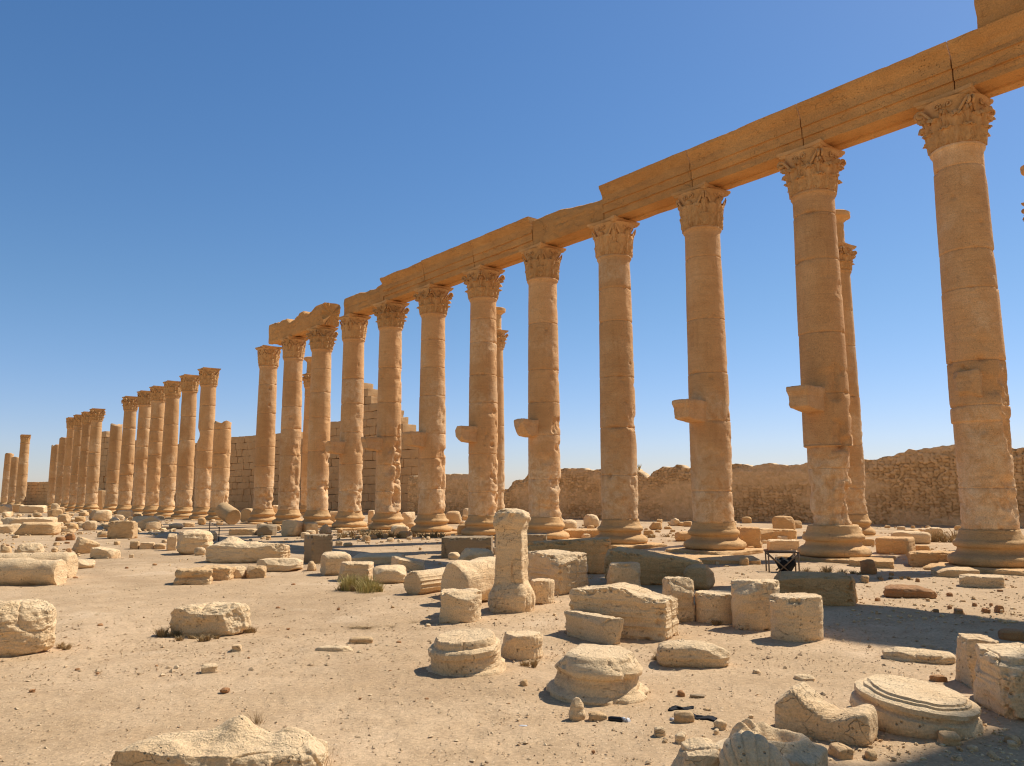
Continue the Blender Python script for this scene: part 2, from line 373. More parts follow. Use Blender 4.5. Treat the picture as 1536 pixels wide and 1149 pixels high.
def stone(x0, x1, yt, yb, W, rot=0., kind='box', name='fallen_block', label='', cat='block', m=None, seed=None, H=None, sink=.03, tilt=(0, 0), group=None, dz=0, **k):
    """a stone whose foot stands at photo row yb between columns x0..x1 and whose top shows at yt"""
    xc = (x0+x1)/2; fx, fy, z0 = G(xc, yb); z0 += dz; dist = math.hypot(0, fy)
    ap = (x1-x0)*fy*1.0/F; a = R(rot)
    if kind == 'drum' : L = ap; W = ap if W is None else W
    else: L = max(.3*ap, (ap - W*abs(math.sin(a)))/max(.3, abs(math.cos(a))))
    dep = L*abs(math.sin(a)) + W*abs(math.cos(a)) if kind != 'drum' else W
    u = np.array([fx, fy]); u = u/np.linalg.norm(u)
    hh = H
    if hh is None:
        d = ray(xc, yt); t = (fy+dep*.75)/d[1]; hh = max(.03, EYE + d[2]*t - z0)
    cx, cy = fx + u[0]*dep/2, fy + u[1]*dep/2
    px = max(x1-x0, yb-yt); n = int(min(84, max(7, px/1.9)))
    seed = seed or int(abs(x0*7+yb*13)) % 9973
    X, Fc = shape_pts(kind, n, (L, W, hh+sink), seed, **k)
    o = link(name, X, Fc, m or M_fallen, sharp=48 if kind == 'box' else 60)
    o.location = (cx, cy, z0-sink); o.rotation_euler = (R(tilt[0]), R(tilt[1]), a - math.atan2(fx, fy)*.6)
    tag(o, label, cat, group); return o

def lathe(prof, seg, seed, amp=.01, strata=.01, erode=None, capu=True, capd=True, oval=0):
    prof = np.asarray(prof, float)
    # resample
    z = prof[:, 0]; r = prof[:, 1]
    th = np.linspace(0, 2*PI, seg, endpoint=False); Z, T = np.meshgrid(z, th, indexing='ij'); Rr = np.repeat(r[:, None], seg, 1)
    P = np.stack([Rr*np.cos(T), Rr*np.sin(T), Z], -1); o = np.random.RandomState(seed).uniform(-40, 40, 3)
    d = amp*(fbm((P+o)*1.5, 3, seed)*1.2 + .5*fbm((P+o)*9, 3, seed+3)) - strata*np.abs(fbm((P+o)*np.array([1, 1, 13.]), 3, seed+8))*1.6
    if erode is not None: d = d + erode(T, Z, P+o)
    Rr = Rr + d*np.minimum(1, Rr/.2)
    P = np.stack([Rr*np.cos(T), Rr*np.sin(T), Z], -1)
    if oval: P[..., 2] += oval*fbm((P+o)*2.2, 3, seed+77)
    V = P.reshape(-1, 3); Fc = [tuple(f) for f in gridf(len(z), seg, False, True)[:, ::-1]]
    n = len(V); V = np.concatenate([V, [[0, 0, P[0, :, 2].mean()], [0, 0, P[-1, :, 2].mean()]]])
    for k in range(seg):
        k1 = (k+1) % seg
        if capd: Fc.append((n, k1, k))
        a = (len(z)-1)*seg
        if capu: Fc.append((n+1, a+k, a+k1))
    return V, Fc
def set_wear(o, tone, worn):
    a = o.data.color_attributes.new('wear', 'FLOAT_COLOR', 'POINT'); n = len(tone)
    a.data.foreach_set('color', np.column_stack([np.clip(tone, 0, 1), np.clip(worn, 0, 1), np.zeros(n), np.ones(n)]).astype(np.float32).ravel())
def resamp(pts, step):
    pts = np.asarray(pts, float); out = [pts[0]]
    for a, c in zip(pts[:-1], pts[1:]):
        n = max(1, int(np.linalg.norm(c-a)/step)); out += [a+(c-a)*k/n for k in range(1, n+1)]
    return np.array(out)

# ------------------------------------------------------------------ columns
SHH, CAPH = 9.66, 1.23
BASE = [(0, .80), (.015, .86), (.06, .895), (.12, .905), (.18, .885), (.215, .83), (.24, .80), (.25, .755), (.30, .70), (.35, .685), (.385, .70), (.395, .74), (.43, .765), (.48, .77), (.525, .745), (.55, .71), (.565, .69), (.62, .665), (.70, .635), (.78, .615)]
def col_base(seg, seed, rk, wear, toc):
    th0 = toc
    def er(T, Z, P):
        side = .45+.55*np.cos(T-(th0+1.0))
        n = fbm(P*2.0, 4, seed+50)
        return -wear*np.clip(n+.25, 0, 1)*(.5+side)*.9*sstep(0, .25, Z)
    prof = resamp([(z, r*rk) for z, r in BASE], .03)
    return lathe(prof, seg, seed, .012, .012, er)
def col_shaft(seg, dz, seed, rk, z0, z1, toc, wear, steps=(), holes=(), gouge=1., broken=False, astragal=True):
    rs = np.random.RandomState(seed)
    joints = []; z = z0 + rs.uniform(.9, 1.5)
    while z < z1-.5: joints.append(z); z += rs.uniform(.9, 2.1)
    for s in steps: joints = [j for j in joints if abs(j-s[0]) > .35] + [s[0]]
    joints = sorted(joints)
    zs = list(np.arange(z0, z1, dz))
    for j in joints: zs = [q for q in zs if abs(q-j) > dz*.45] + [j-.03, j-.016, j-.009, j+.009, j+.016, j+.03]
    if astragal: zs = [q for q in zs if q < z1-.2] + [z1-.2, z1-.15, z1-.11, z1-.085, z1-.075, z1-.05, z1-.025, z1-.005]
    zs = np.array(sorted(zs)+[z1])
    f = (zs-.7)/(SHH-.7); r = (.618 - .085*f + .012*np.sin(PI*np.clip(f, 0, 1)))*rk
    dr = np.random.RandomState(seed+1); edges = [z0-1]+joints+[z1+1]
    for a, c in zip(edges[:-1], edges[1:]):
        k = (zs > a) & (zs <= c); r = r + k*dr.uniform(-.007, .007)
    for j in joints: r = r - .028*np.exp(-((zs-j)/.013)**2)
    if astragal:
        t = zs-(z1-.2); r = r + np.where(t > 0, .03*np.clip(t/.1, 0, 1)**2, 0) + np.where(zs > z1-.08, .022, 0) - np.where(zs >= z1-.006, .02, 0)
    for (sz, dlt) in steps: r = r - dlt*(1-sstep(sz-.02, sz+.005, zs))
    o = rs.uniform(-40, 40, 3)
    hl = list(holes)
    for k in range(rs.randint(3, 7)): hl.append((toc+rs.uniform(-1.4, 1.4), rs.uniform(1.2, z1-.8), rs.uniform(.035, .075), rs.uniform(.03, .07)))
    def er(T, Z, P):
        low = 1-sstep(.9, 3.6, Z); midz = 1-sstep(3.0, 6.5, Z)
        ang = .5+.5*np.cos(T-(toc+1.25))       # weathered flank towards the right
        n = fbm(P*np.array([1.6, 1.6, 2.6]), 4, seed+11); s = fbm(P*np.array([1.1, 1.1, 13.]), 3, seed+12)
        d = -wear*1.5*low*(.35+.9*ang)*np.clip(.30+n*1.9, 0, 1.2)
        d += -.06*low*np.abs(s)*(.5+np.clip(n+.3, 0, 1))
        d += -gouge*.115*(ang**2.2)*(.2+.8*midz)*np.clip(fbm(P*np.array([2.6, 2.6, 2.2]), 5, seed+13)-.06, 0, .35)*3
        for (ht, hz, hr, hd) in hl:
            dt = np.angle(np.exp(1j*(T-ht)))*.58; q = np.sqrt(dt**2+(Z-hz)**2)
            d -= hd*(1-sstep(hr*.55, hr, q))
        # shallow vertical chipping along the joints
        for j in joints:
            c = np.clip(fbm(P*4.5, 2, seed+14)-.18, 0, 1); d -= .13*c*np.exp(-((Z-j)/.05)**2)
        return d
    V, Fc = lathe(np.stack([zs, r], 1), seg, seed, .004, .003, er)
    if broken:
        top = V[:, 2] > z1-.5
        V[top, 2] += (.30*fbm(V[top]*np.array([1.9, 1.9, 0])+o, 3, seed+31))*(V[top, 2]-(z1-.5))/.5
    tn = np.full(len(V), .5)
    for a, c in zip(edges[:-1], edges[1:]): tn = np.where((V[:, 2] > a) & (V[:, 2] <= c), .5+dr.uniform(-.13, .13), tn)
    wn = .9*(1-sstep(1.2, 3.9, V[:, 2])) + .75*np.clip(fbm((V+o)*np.array([.7, .7, .8]), 4, seed+71)*2.4-.1, 0, 1)
    return V, Fc, tn + .10*fbm((V+o)*1.3, 3, seed+72), wn

def leaf(theta, h, w0, curl, roff, ph, seed):
    nu, nv = 11, 17; v = np.linspace(-1, 1, nu); s = np.linspace(0, 1, nv); Vv, S = np.meshgrid(v, s, indexing='ij')
    wd = w0*(.78+.35*np.sin(PI*S*.85))*(1-.55*S**6)*(1+.09*np.sin(S*2*PI*4.5+ph))
    o = roff + .06 + .05*S + curl*np.clip((S-.55)/.45, 0, 1)**2 + .035*np.exp(-(Vv/.15)**2) - .065*Vv**2 + .024*np.cos(Vv*13+S*16)*(np.abs(Vv) > .15)
    z = h*(S*1.08 - .40*np.clip((S-.72)/.28, 0, 1)**2*.9) - .03*np.abs(Vv)*h
    rb = .525 + .045*z + .10*(z/1.05)**3
    r = rb+o; a = theta + Vv*wd/r
    A = np.stack([r*np.cos(a), r*np.sin(a), z], -1)
    r2 = r-.07; B = np.stack([r2*np.cos(a), r2*np.sin(a), z+.006], -1)
    V = np.concatenate([A.reshape(-1, 3), B.reshape(-1, 3)]); n = nu*nv
    g = gridf(nu, nv); Fc = [tuple(f) for f in g] + [tuple(f[::-1]+n) for f in g]
    bd = [i*nv for i in range(nu)] + [(nu-1)*nv+j for j in range(1, nv)] + [i*nv+nv-1 for i in range(nu-2, -1, -1)] + [j for j in range(nv-2, 0, -1)]
    for a_, b_ in zip(bd, bd[1:]+bd[:1]): Fc.append((b_, a_, a_+n, b_+n))
    return V, Fc
def make_capital_meshes(variant):
    mb = MB(); rs = random.Random(variant)
    worn = [0, .5, 1.][variant]
    z = np.linspace(0, 1.08, 26); prof = np.stack([z, .525+.045*z+.13*(z/1.05)**4 + (.03+.03*worn)*np.sin(np.clip(z/.45, 0, 1)*PI)], 1)
    V, Fc = lathe(prof, 64, 5+variant, .01+.02*worn, 0); mb.add(V, Fc)
    for k in range(8):
        if rs.random() < .12*worn: continue
        mb.add(*leaf(k*PI/4 + rs.uniform(-.02, .02), .46*rs.uniform(.95, 1.04), .205, (.095-.05*worn)*rs.uniform(.6, 1.15), .01, rs.uniform(0, 2), k))
    for k in range(8):
        if rs.random() < .15*worn: continue
        mb.add(*leaf(k*PI/4+PI/8 + rs.uniform(-.02, .02), .82*rs.uniform(.95, 1.03), .195, (.125-.075*worn)*rs.uniform(.6, 1.15), 0, rs.uniform(0, 2), k+9))
    for k in range(8):
        mb.add(*leaf(k*PI/4, .98*rs.uniform(.95, 1.03), .11, (.12-.08*worn)*rs.uniform(.6, 1.2), .0, rs.uniform(0, 2), k+20))
    # corner volutes: a strip rising to each corner and curling under
    for c in range(4):
        th = PI/4+c*PI/2
        if worn and rs.random() < .55*worn: rad = .5
        else: rad = 1
        for sgn in (-1, 1):
            t = np.linspace(0, 1, 12); pr = .60+.20*rad*t**1.5; pz = .55+.42*t**.8; off = sgn*(.20*(1-t)+.045)
            ang = np.linspace(PI/2, PI/2-3.4*PI*rad, 26); rr = np.linspace(.085, .02, 26)
            cx, cz = pr[-1]+.0, pz[-1]-.085; sr = cx+rr*np.cos(ang)*1.0+.012; sz = cz+rr*np.sin(ang)
            r_ = np.concatenate([pr, sr]); z_ = np.concatenate([pz, sz]); o_ = np.concatenate([off, np.full(26, sgn*.045)])
            P = np.stack([r_*math.cos(th)-o_*math.sin(th), r_*math.sin(th)+o_*math.cos(th), z_], -1)
            mb.add(*tube(P, np.concatenate([np.full(12, .035), np.linspace(.035, .022, 26)]), 7))
    for c in range(4):   # inner helices and the flower stem at the middle of each side
        th = c*PI/2
        for sgn in (-1, 1):
            ang = np.linspace(-PI*.2, 2.6*PI, 26); rr = np.linspace(.09, .02, 26)
            tt = sgn*(.13) ; P = []
            for a, r1 in zip(ang, rr):
                off = tt - sgn*r1*math.cos(a); zz = .93+r1*math.sin(a); rad = .66
                P.append((rad*math.cos(th)-off*math.sin(th), rad*math.sin(th)+off*math.cos(th), zz))
            mb.add(*tube(P, .022, 6))
    V = np.concatenate(mb.V); Fc = mb.F
    amp = [.006, .022, .04][variant]
    nd = V*np.array([1, 1, 0]); nd /= np.maximum(np.linalg.norm(nd, axis=1), 1e-5)[:, None]
    V = V + nd*(amp*fbm(V*9, 3, 3+variant)*1.3 - amp*.8*np.clip(fbm(V*2.4, 3, 9+variant), 0, 1))[:, None]
    V[:, 2] += amp*.5*fbm(V*8, 2, 7)
    if worn: # knocked-off tips pulled back towards the bell
        rr = np.hypot(V[:, 0], V[:, 1]); lim = .66+.16*(V[:, 2]/1.2)**2 - .05*worn + .05*fbm(V*3, 3, 40+variant); k = rr > lim
        V[k, :2] *= (lim[k]+(rr[k]-lim[k])*.25)[:, None]/rr[k][:, None]
    cap = (V, Fc)
    # abacus: four concave sides, cut corners
    m = 26; out = []
    for c in range(4):
        for k in range(m):
            u = -1+2*k/(m-1) if False else -1+2*k/m
            x = .655+.0*u; x = .60+.075*u*u; y = u*.66
            if abs(u) > .93: x = .60+.075*.93**2
            a = c*PI/2; out.append((x*math.cos(a)-y*math.sin(a), x*math.sin(a)+y*math.cos(a)))
    out = np.array(out); nb = len(out); rows = []
    for zz, sc in ((1.06, .86), (1.075, .93), (1.11, .97), (1.13, .975), (1.14, 1.02), (1.19, 1.05), (1.225, 1.05), (1.23, 1.03)):
        sc *= .94; rows.append(np.column_stack([out*sc, np.full(nb, zz)]))
    A = np.array(rows).reshape(-1, 3); Fa = [tuple(f) for f in gridf(8, nb, False, True)[:, ::-1]]; Fa += [tuple(range(nb)), tuple(7*nb+k for k in reversed(range(nb)))]
    Fa = [f if len(f) == 4 else f[::-1] for f in Fa]
    n2 = A*np.array([1, 1, 0]); A = A + n2*(amp*1.6*fbm(A*3.5, 3, 60+variant) - amp*1.3*np.clip(fbm(A*1.7, 2, 80+variant), 0, 1))[:, None]
    A[A[:, 2] > 1.2, 2] = 1.229
    return cap, (A, Fa)
def mesh_of(name, VF, mat, sharp=None):
    o = link(name, VF[0], VF[1], mat, sharp=sharp); me = o.data; bpy.data.objects.remove(o); return me
CAPS = []
for v in range(3):
    c, a = make_capital_meshes(v); CAPS.append((mesh_of('capital', c, M_cap, 50), mesh_of('abacus', a, M_cap, 40)))
def put_mesh(me, name, parent, loc, rz=0, sc=1):
    o = bpy.data.objects.new(name, me); scene.collection.objects.link(o); o.parent = parent; o.location = loc; o.rotation_euler = (0, 0, rz); o.scale = (sc, sc, sc); return o
def bracket_mesh(wornk, seed):
    """console stone projecting from the shaft along local +X"""
    n = 26; V, Fc = cube(n); q = V.copy(); nr = (np.abs(q)**22).sum(1)**(1/22); q /= nr[:, None]
    L, W, H = .98, .60, .64
    X = q*np.array([L, W, H])/2
    zf = (X[:, 2]/H+.5)   # 0 bottom, 1 top
    fl = np.where(zf > .82, .0, np.where(zf > .62, -.05*(.82-zf)/.2, -.05-.02*(.62-zf)))
    out = np.clip((X[:, 0]/L+.5), 0, 1)
    X[:, 0] += fl*1.3*out*(1-.2*wornk); X[:, 1] *= 1+fl*1.6
    X[:, 2] += np.where(zf < .5, .10*out**2*(1-zf*2), 0)
    d = (.012+.03*wornk)*fbm((X+seed)*3.2, 4, seed)+.008*fbm((X+seed)*15, 2, seed)
    X += q*d[:, None]
    if wornk > .25:
        r_ = np.random.RandomState(seed)
        for k_ in range(int(3+5*wornk)):
            nn = np.array([r_.uniform(.3, 1), r_.uniform(-.9, .9), r_.uniform(-1, .9)]); nn /= np.linalg.norm(nn); dd = (X@nn).max()*(1-r_.uniform(.08, .12+.16*wornk)); e = X@nn-dd; k = e > 0; X[k] -= np.outer(e[k], nn)
    X[:, 0] += .42+L/2
    return X, Fc
GRP = 'columns of the long colonnade'
def column(t, label, cap=0, br=None, brlen=1., seed=1, wear=.05, steps=(), zt=None, base=True, holes=(), rk=1., pos=None, gouge=1., plinth=True, group=GRP, hscale=1., name='stone_column', caprot=0, zb=4.3, lateral=0):
    if pos is None:
        p = RP0 + RD*RS*t + RN*lateral
    else: p = np.array(pos)
    px = math.hypot(*p); near = px < 75
    seg = 96 if px < 35 else 64 if px < 60 else 40; dz = .05 if px < 35 else .08 if px < 60 else .14
    toc = math.atan2(-p[1], -p[0])
    root = empty(name, (p[0], p[1], 0)); tag(root, label, 'column', group)
    V, Fc = col_base(seg, seed, rk, .04+wear*.5, toc); link('base', V, Fc, M_colbase, root)
    z1 = zt or SHH*hscale
    V, Fc, tn, wn = col_shaft(seg, dz, seed*3+1, rk, .76, z1, toc, wear, steps, holes, gouge, broken=bool(zt), astragal=not zt)
    sh = link('shaft', V, Fc, M_col, root, sharp=None); set_wear(sh, tn, wn)
    if cap is not None:
        cm, am = CAPS[cap]; rz = math.atan2(RD[1], RD[0]) + (caprot+seed)*PI/2
        c = put_mesh(cm, 'capital', root, (0, 0, z1), rz, rk if rk < 1 else 1.)
        a = put_mesh(am, 'abacus', c, (0, 0, 0))
    if br is not None:
        V, Fc = bracket_mesh(br, seed); b = link('bracket', V, Fc, M_col, root, sharp=35); set_wear(b, np.full(len(V), .55), np.full(len(V), .35))
        b.location = (0, 0, zb-.32); b.scale = (brlen, 1, 1); b.rotation_euler = (0, 0, math.atan2(-RN[1], -RN[0]))
    if plinth:
        X, Fc = shape_pts('box', 30 if near else 12, (2.25*rk, 2.15*rk, .30), seed+400, 14, 4, .03, .02, deep=.10)
        o = link('plinth', X, Fc, M_colbase, root, sharp=50); o.location = (0, 0, -.302); o.rotation_euler = (0, 0, math.atan2(RD[1], RD[0])+.03)
    return root
vis = -1.1
C = [
 (0, 'nearest and largest column at the right edge, with a scar where its bracket was', dict(cap=0, br=.9, brlen=.50, seed=11, wear=.03, steps=((3.15, .04),))),
 (1, 'tall column second from the right, its lower third worn narrow below a square bracket', dict(cap=0, br=0, seed=23, wear=.075, steps=((2.78, .075),), gouge=1.6, caprot=1)),
 (2, 'tall column behind the folding stool on the left, smooth shaft with a neat moulded bracket', dict(cap=1, br=0, seed=35, wear=.02, gouge=.4)),
 (3, 'tall column without a bracket, pale band just under its capital, standing behind the shaded slab', dict(cap=1, seed=47, wear=.03, gouge=.7)),
 (4, 'tall column just right of the standing pillar stone, with a broken rounded bracket stub', dict(cap=1, br=1., seed=52, wear=.05, gouge=1.)),
 (5, 'tall column just left of the standing pillar stone, two round holes below its bracket', dict(cap=0, br=.8, seed=61, wear=.06, holes=((vis+.2, 3.55, .10, .09), (vis+.25, 2.3, .11, .10)), gouge=1.3)),
 (6, 'tall column with leafy capital and bracket, just left of the low dark sawn plinth', dict(cap=0, br=.3, seed=77, wear=.05)),
 (7, 'tall column with deep gouges down the right flank of its lower shaft', dict(cap=0, br=.3, seed=83, wear=.10, gouge=2.6, caprot=1)),
 (8, 'tall column carrying the left broken end of the long beam', dict(cap=2, br=.4, seed=97, wear=.05)),
 (9, 'tall column carrying the right end of the short broken beam, with a leafy capital', dict(cap=0, seed=101, wear=.05, steps=((4.0, .02),), gouge=1.2)),
 (10, 'middle column of the three under the short broken beam', dict(cap=2, seed=113, wear=.05, holes=((vis-.3, 6.1, .11, .1),))),
 (11, 'leftmost of the three columns under the short broken beam, round hole near its top', dict(cap=2, seed=127, wear=.07, holes=((vis+.1, 8.2, .11, .1), (vis+.1, 7.2, .09, .08)))),
 (13.05, 'half-height broken column stub beside the lying drums, without a capital', dict(cap=None, zt=6.7, seed=131, wear=.05)),
 (13.95, 'tallest-looking column with capital next to the half-height stub, chipped at mid height', dict(cap=1, seed=141, wear=.06, holes=((vis-1.6, 6.0, .45, .22),))),
 (15.1, 'capital-topped column in the distant group, second from its right end', dict(cap=2, seed=151, wear=.05)),
 (16.25, 'capital-topped column in the distant group, third from its right end', dict(cap=2, seed=163, wear=.05)),
 (17.3, 'capital-topped column in the distant group, fourth from its right end', dict(cap=1, seed=171, wear=.05)),
 (18.35, 'capital-topped column in the distant group, fifth from its right end', dict(cap=1, seed=183, wear=.05)),
 (19.7, 'leftmost capital-topped column of the distant middle group, standing a little apart', dict(cap=0, seed=193, wear=.05)),
 (21.0, 'broken column without capital between the two distant capital-topped groups', dict(cap=None, zt=8.56, seed=203, wear=.05)),
 (23.3, 'rightmost capital-topped column of the four far to the left', dict(cap=0, seed=213, wear=.05)),
 (24.4, 'second from the right of the four far capital-topped columns', dict(cap=1, seed=223, wear=.05)),
 (25.5, 'third from the right of the four far capital-topped columns', dict(cap=1, seed=233, wear=.05)),
 (26.6, 'leftmost of the four far capital-topped columns', dict(cap=1, seed=243, wear=.05)),
 (27.7, 'taller of the two broken far columns left of the capital-topped four', dict(cap=None, zt=8.7, seed=253, wear=.05)),
 (29.0, 'shorter of the two broken far columns left of the capital-topped four', dict(cap=None, zt=8.0, seed=263, wear=.05)),
 (35.6, 'farthest column that keeps a capital, standing at the left edge', dict(cap=2, seed=273, rk=1.15, wear=.05)),
 (37.6, 'broken far column at the left edge, shorter one beside the capital-topped column', dict(cap=None, zt=7.7, seed=283, rk=1.15, wear=.05)),
 (39.6, 'outermost broken far column, cut by the left edge of the picture', dict(cap=None, zt=8.6, seed=293, rk=1.15, wear=.05)),
]
for t, lab, kw in C: column(t, lab, **kw)

# the parallel row behind: thinner columns that carry a pedestal stone above the capital
G2 = 'thin columns of the row behind the colonnade'
def rear_column(px, depth, label, seed):
    x = atdepth(px, 745, depth)[0]
    r = column(0, label, cap=0, seed=seed, wear=.03, rk=.86, pos=(x, depth), group=G2, gouge=.4, hscale=1.075)
    # impost block above the capital
    z0 = SHH*1.075 + CAPH*.86 - .004
    for ch in r.children:
        if ch.name.startswith('capital'): pass
    prof = resamp([(0, .38), (.06, .40), (.10, .36), (.9, .35), (.98, .36), (1.05, .44), (1.12, .50), (1.16, .60), (1.34, .62), (1.38, .55)], .05)
    V, Fc = lathe(prof, 40, seed+7, .03, .02); o = link('impost', V, Fc, M_cap, r, sharp=50); o.location = (0, 0, z0)
rear_column(1278, 31.2, 'thin rear column showing to the right of the second colonnade column', 301)
rear_column(744, 47.6, 'thin rear column half hidden behind the column left of the standing pillar stone', 311)
rear_column(461, 64.7, 'thin rear column glimpsed behind the short broken beam, the farthest of its row', 321)
rear_column(1613, 26.3, 'thin rear column of which only the stone tips show at the right edge', 331)

# ------------------------------------------------------------------ entablature beams
def beam(ta, tb, label, crown=True, seed=1, h=1.2, z0=SHH+CAPH, endwear=(0, 0), topwear=0., name='entablature_beam', off=0., depth=1.0, h0=None):
    if crown: prof = [(-depth/2, 0), (-.2, 0), (-.17, .05), (.17, .05), (.2, 0), (depth/2-.04, 0), (depth/2-.05, .27), (depth/2-.0, .275), (depth/2-.0, .56), (depth/2+.045, .565), (depth/2+.045, .83), (depth/2+.06, .87), (depth/2+.08, .90), (depth/2+.13, 1.0), (depth/2+.20, 1.10), (depth/2+.21, 1.19), (depth/2+.19, 1.2), (-depth/2, 1.2)]
    else: prof = [(-depth/2, 0), (-.2, 0), (-.17, .04), (.17, .04), (.2, 0), (depth/2-.06, 0), (depth/2-.03, .1), (depth/2-.02, .5), (depth/2-.0, .9), (depth/2-.02, 1.1), (depth/2-.10, 1.16), (-depth/2, 1.16)]
    prof = np.array(prof); prof[:, 1] *= h/1.2
    P2 = resamp(np.concatenate([prof, prof[:1]]), .055)[:-1]; n = len(P2)
    L = (tb-ta)*RS-.03; nl = max(10, int(L/.06)); s = np.linspace(0, L, nl)
    S = np.repeat(s[:, None], n, 1); Pp = np.repeat(P2[None, :, 0], nl, 0); Z = np.repeat(P2[None, :, 1], nl, 0)
    X = np.stack([S, Pp, Z], -1); o = np.random.RandomState(seed).uniform(-30, 30, 3)
    d = .010*fbm((X+o)*2, 3, seed) + .006*fbm((X+o)*11, 3, seed+1) - .09*np.clip(fbm((X+o)*np.array([.8, 1, 7.]), 4, seed+2)-.12, 0, 1) - .10*np.clip(fbm((X+o)*3.2, 3, seed+7)-.30, 0, 1)
    rough = np.clip(fbm((X+o)*.7, 2, seed+3)+.1, 0, 1); d -= (.10 if not crown else .035)*rough*np.abs(fbm((X+o)*4, 3, seed+4))
    d *= .35+.65*sstep(0, .35, np.minimum(S, L-S))
    front = X[..., 1] > .2; X[..., 1] += np.where(front, d, 0); X[..., 2] += np.where(Z < .02, np.clip(-d, 0, .04)*.5, 0)
    # broken edges along top
    tw = (.05+topwear)*np.clip(fbm(np.stack([S*.9, Pp*0, Z*0], -1)+o, 4, seed+5)+.2, 0, 1) if topwear or not crown else .02*np.clip(fbm(np.stack([S*2, S*0, S*0], -1)+o, 3, seed+5), 0, 1)
    if h0: tw = tw + (h-h0)*(1-sstep(0, .6, s/L))[:, None]
    X[..., 2] -= np.where(Z > h*.45, tw*(Z/h), 0)
    for side, ew in ((0, endwear[0]), (1, endwear[1])):
        if ew:
            dist = S if side == 0 else L-S
            cut = ew*(.5+.6*fbm(np.stack([S*0, Pp*2.5, Z*2.2], -1)+o, 3, seed+6+side)); k = dist < cut
            X[..., 0] = np.where(k, (cut if side == 0 else L-cut), X[..., 0])
    V = X.reshape(-1, 3); Fc = [tuple(f) for f in gridf(nl, n, False, True)]
    # end faces as fans from a displaced centre
    for e in (0, nl-1):
        ring = [e*n+k for k in range(n)]; c = len(V); ctr = X[e].mean(0); V = np.concatenate([V, [ctr]])
        for k in range(n):
            f = (c, ring[k], ring[(k+1) % n]); Fc.append(f if e == 0 else f[::-1])
    a = RP0+RD*RS*ta
    W = np.zeros_like(V); W[:, 0] = RD[0]*V[:, 0] - RN[0]*(V[:, 1]+off); W[:, 1] = RD[1]*V[:, 0] - RN[1]*(V[:, 1]+off); W[:, 2] = V[:, 2]
    ob = link(name, W, Fc, M_ent, sharp=35)
    ob.location = (a[0]+RD[0]*.015, a[1]+RD[1]*.015, z0+.004); return tag(ob, label, 'beam', 'entablature blocks lying on the colonnade')
bl = ['running out of the picture at the upper right', 'between the nearest and the second column', 'between the second and third columns, smooth with a long crown moulding', 'between the third column and the one without bracket',
      'rough and lacking its crown, between the column without bracket and the stub-bracket column', 'left of the rough crownless block, with a cracked right end', 'above the gap left of the two-hole column', 'fourth block from the left end of the long beam', 'rough low block at the left end of the long beam']
beam(-1.63, -.06, 'carved beam block '+bl[0], seed=3)
beam(-.06, .985, 'carved beam block '+bl[1], seed=5)
beam(.985, 1.99, 'carved beam block '+bl[2], seed=7)
beam(1.99, 3.0, 'carved beam block '+bl[3], seed=9)
beam(3.0, 4.0, 'beam block '+bl[4], crown=False, seed=13, h=1.12, h0=.88, topwear=.06)
beam(4.0, 5.0, 'carved beam block '+bl[5], seed=15, topwear=.02, h=1.17)
beam(5.0, 6.0, 'carved beam block '+bl[6], seed=17, h=1.17, topwear=.02)
beam(6.0, 6.98, 'carved beam block second from the left end of the long beam', seed=19, h=1.15, topwear=.03)
beam(6.98, 8.09, 'beam block '+bl[8], crown=False, seed=21, h=1.02, topwear=.22, endwear=(0, .12))
beam(8.66, 10.74, 'short broken beam lying across three columns left of the long beam', crown=False, seed=25, h=1.28, topwear=.42, endwear=(.5, .1))
# upper course at the right edge and an unseen pier added outside the frame to shade the foreground
beam(-1.63, -.21, 'second-course block on top of the beam at the upper right corner', crown=False, seed=27, h=1.0, z0=SHH+CAPH+1.2, name='upper_beam', topwear=.03, endwear=(0, .1), depth=1.1)
def shadow_pier():
    p = RP0+RD*RS*(-1.86); root = empty('shadow_pier', (p[0], p[1], 0), math.atan2(RD[1], RD[0]))
    tag(root, 'tall unseen pier added past the right end of the colonnade to cast a shadow', 'pier')
    mb = MB(); z = -.3; rs = random.Random(4)
    while z < 19:
        h = rs.uniform(.5, .8); mb.add(*boxv(-.75+rs.uniform(-.02, .02), .75+rs.uniform(-.02, .02), -.8, .8, z, z+h-.01)); z += h
    mb.build('shaft', M_ash, root, smooth=False)
    c = MB(); c.add(*boxv(-.95, .95, -1., 1., z, z+.5)); c.build('cornice', M_ash, root, smooth=False)
shadow_pier()

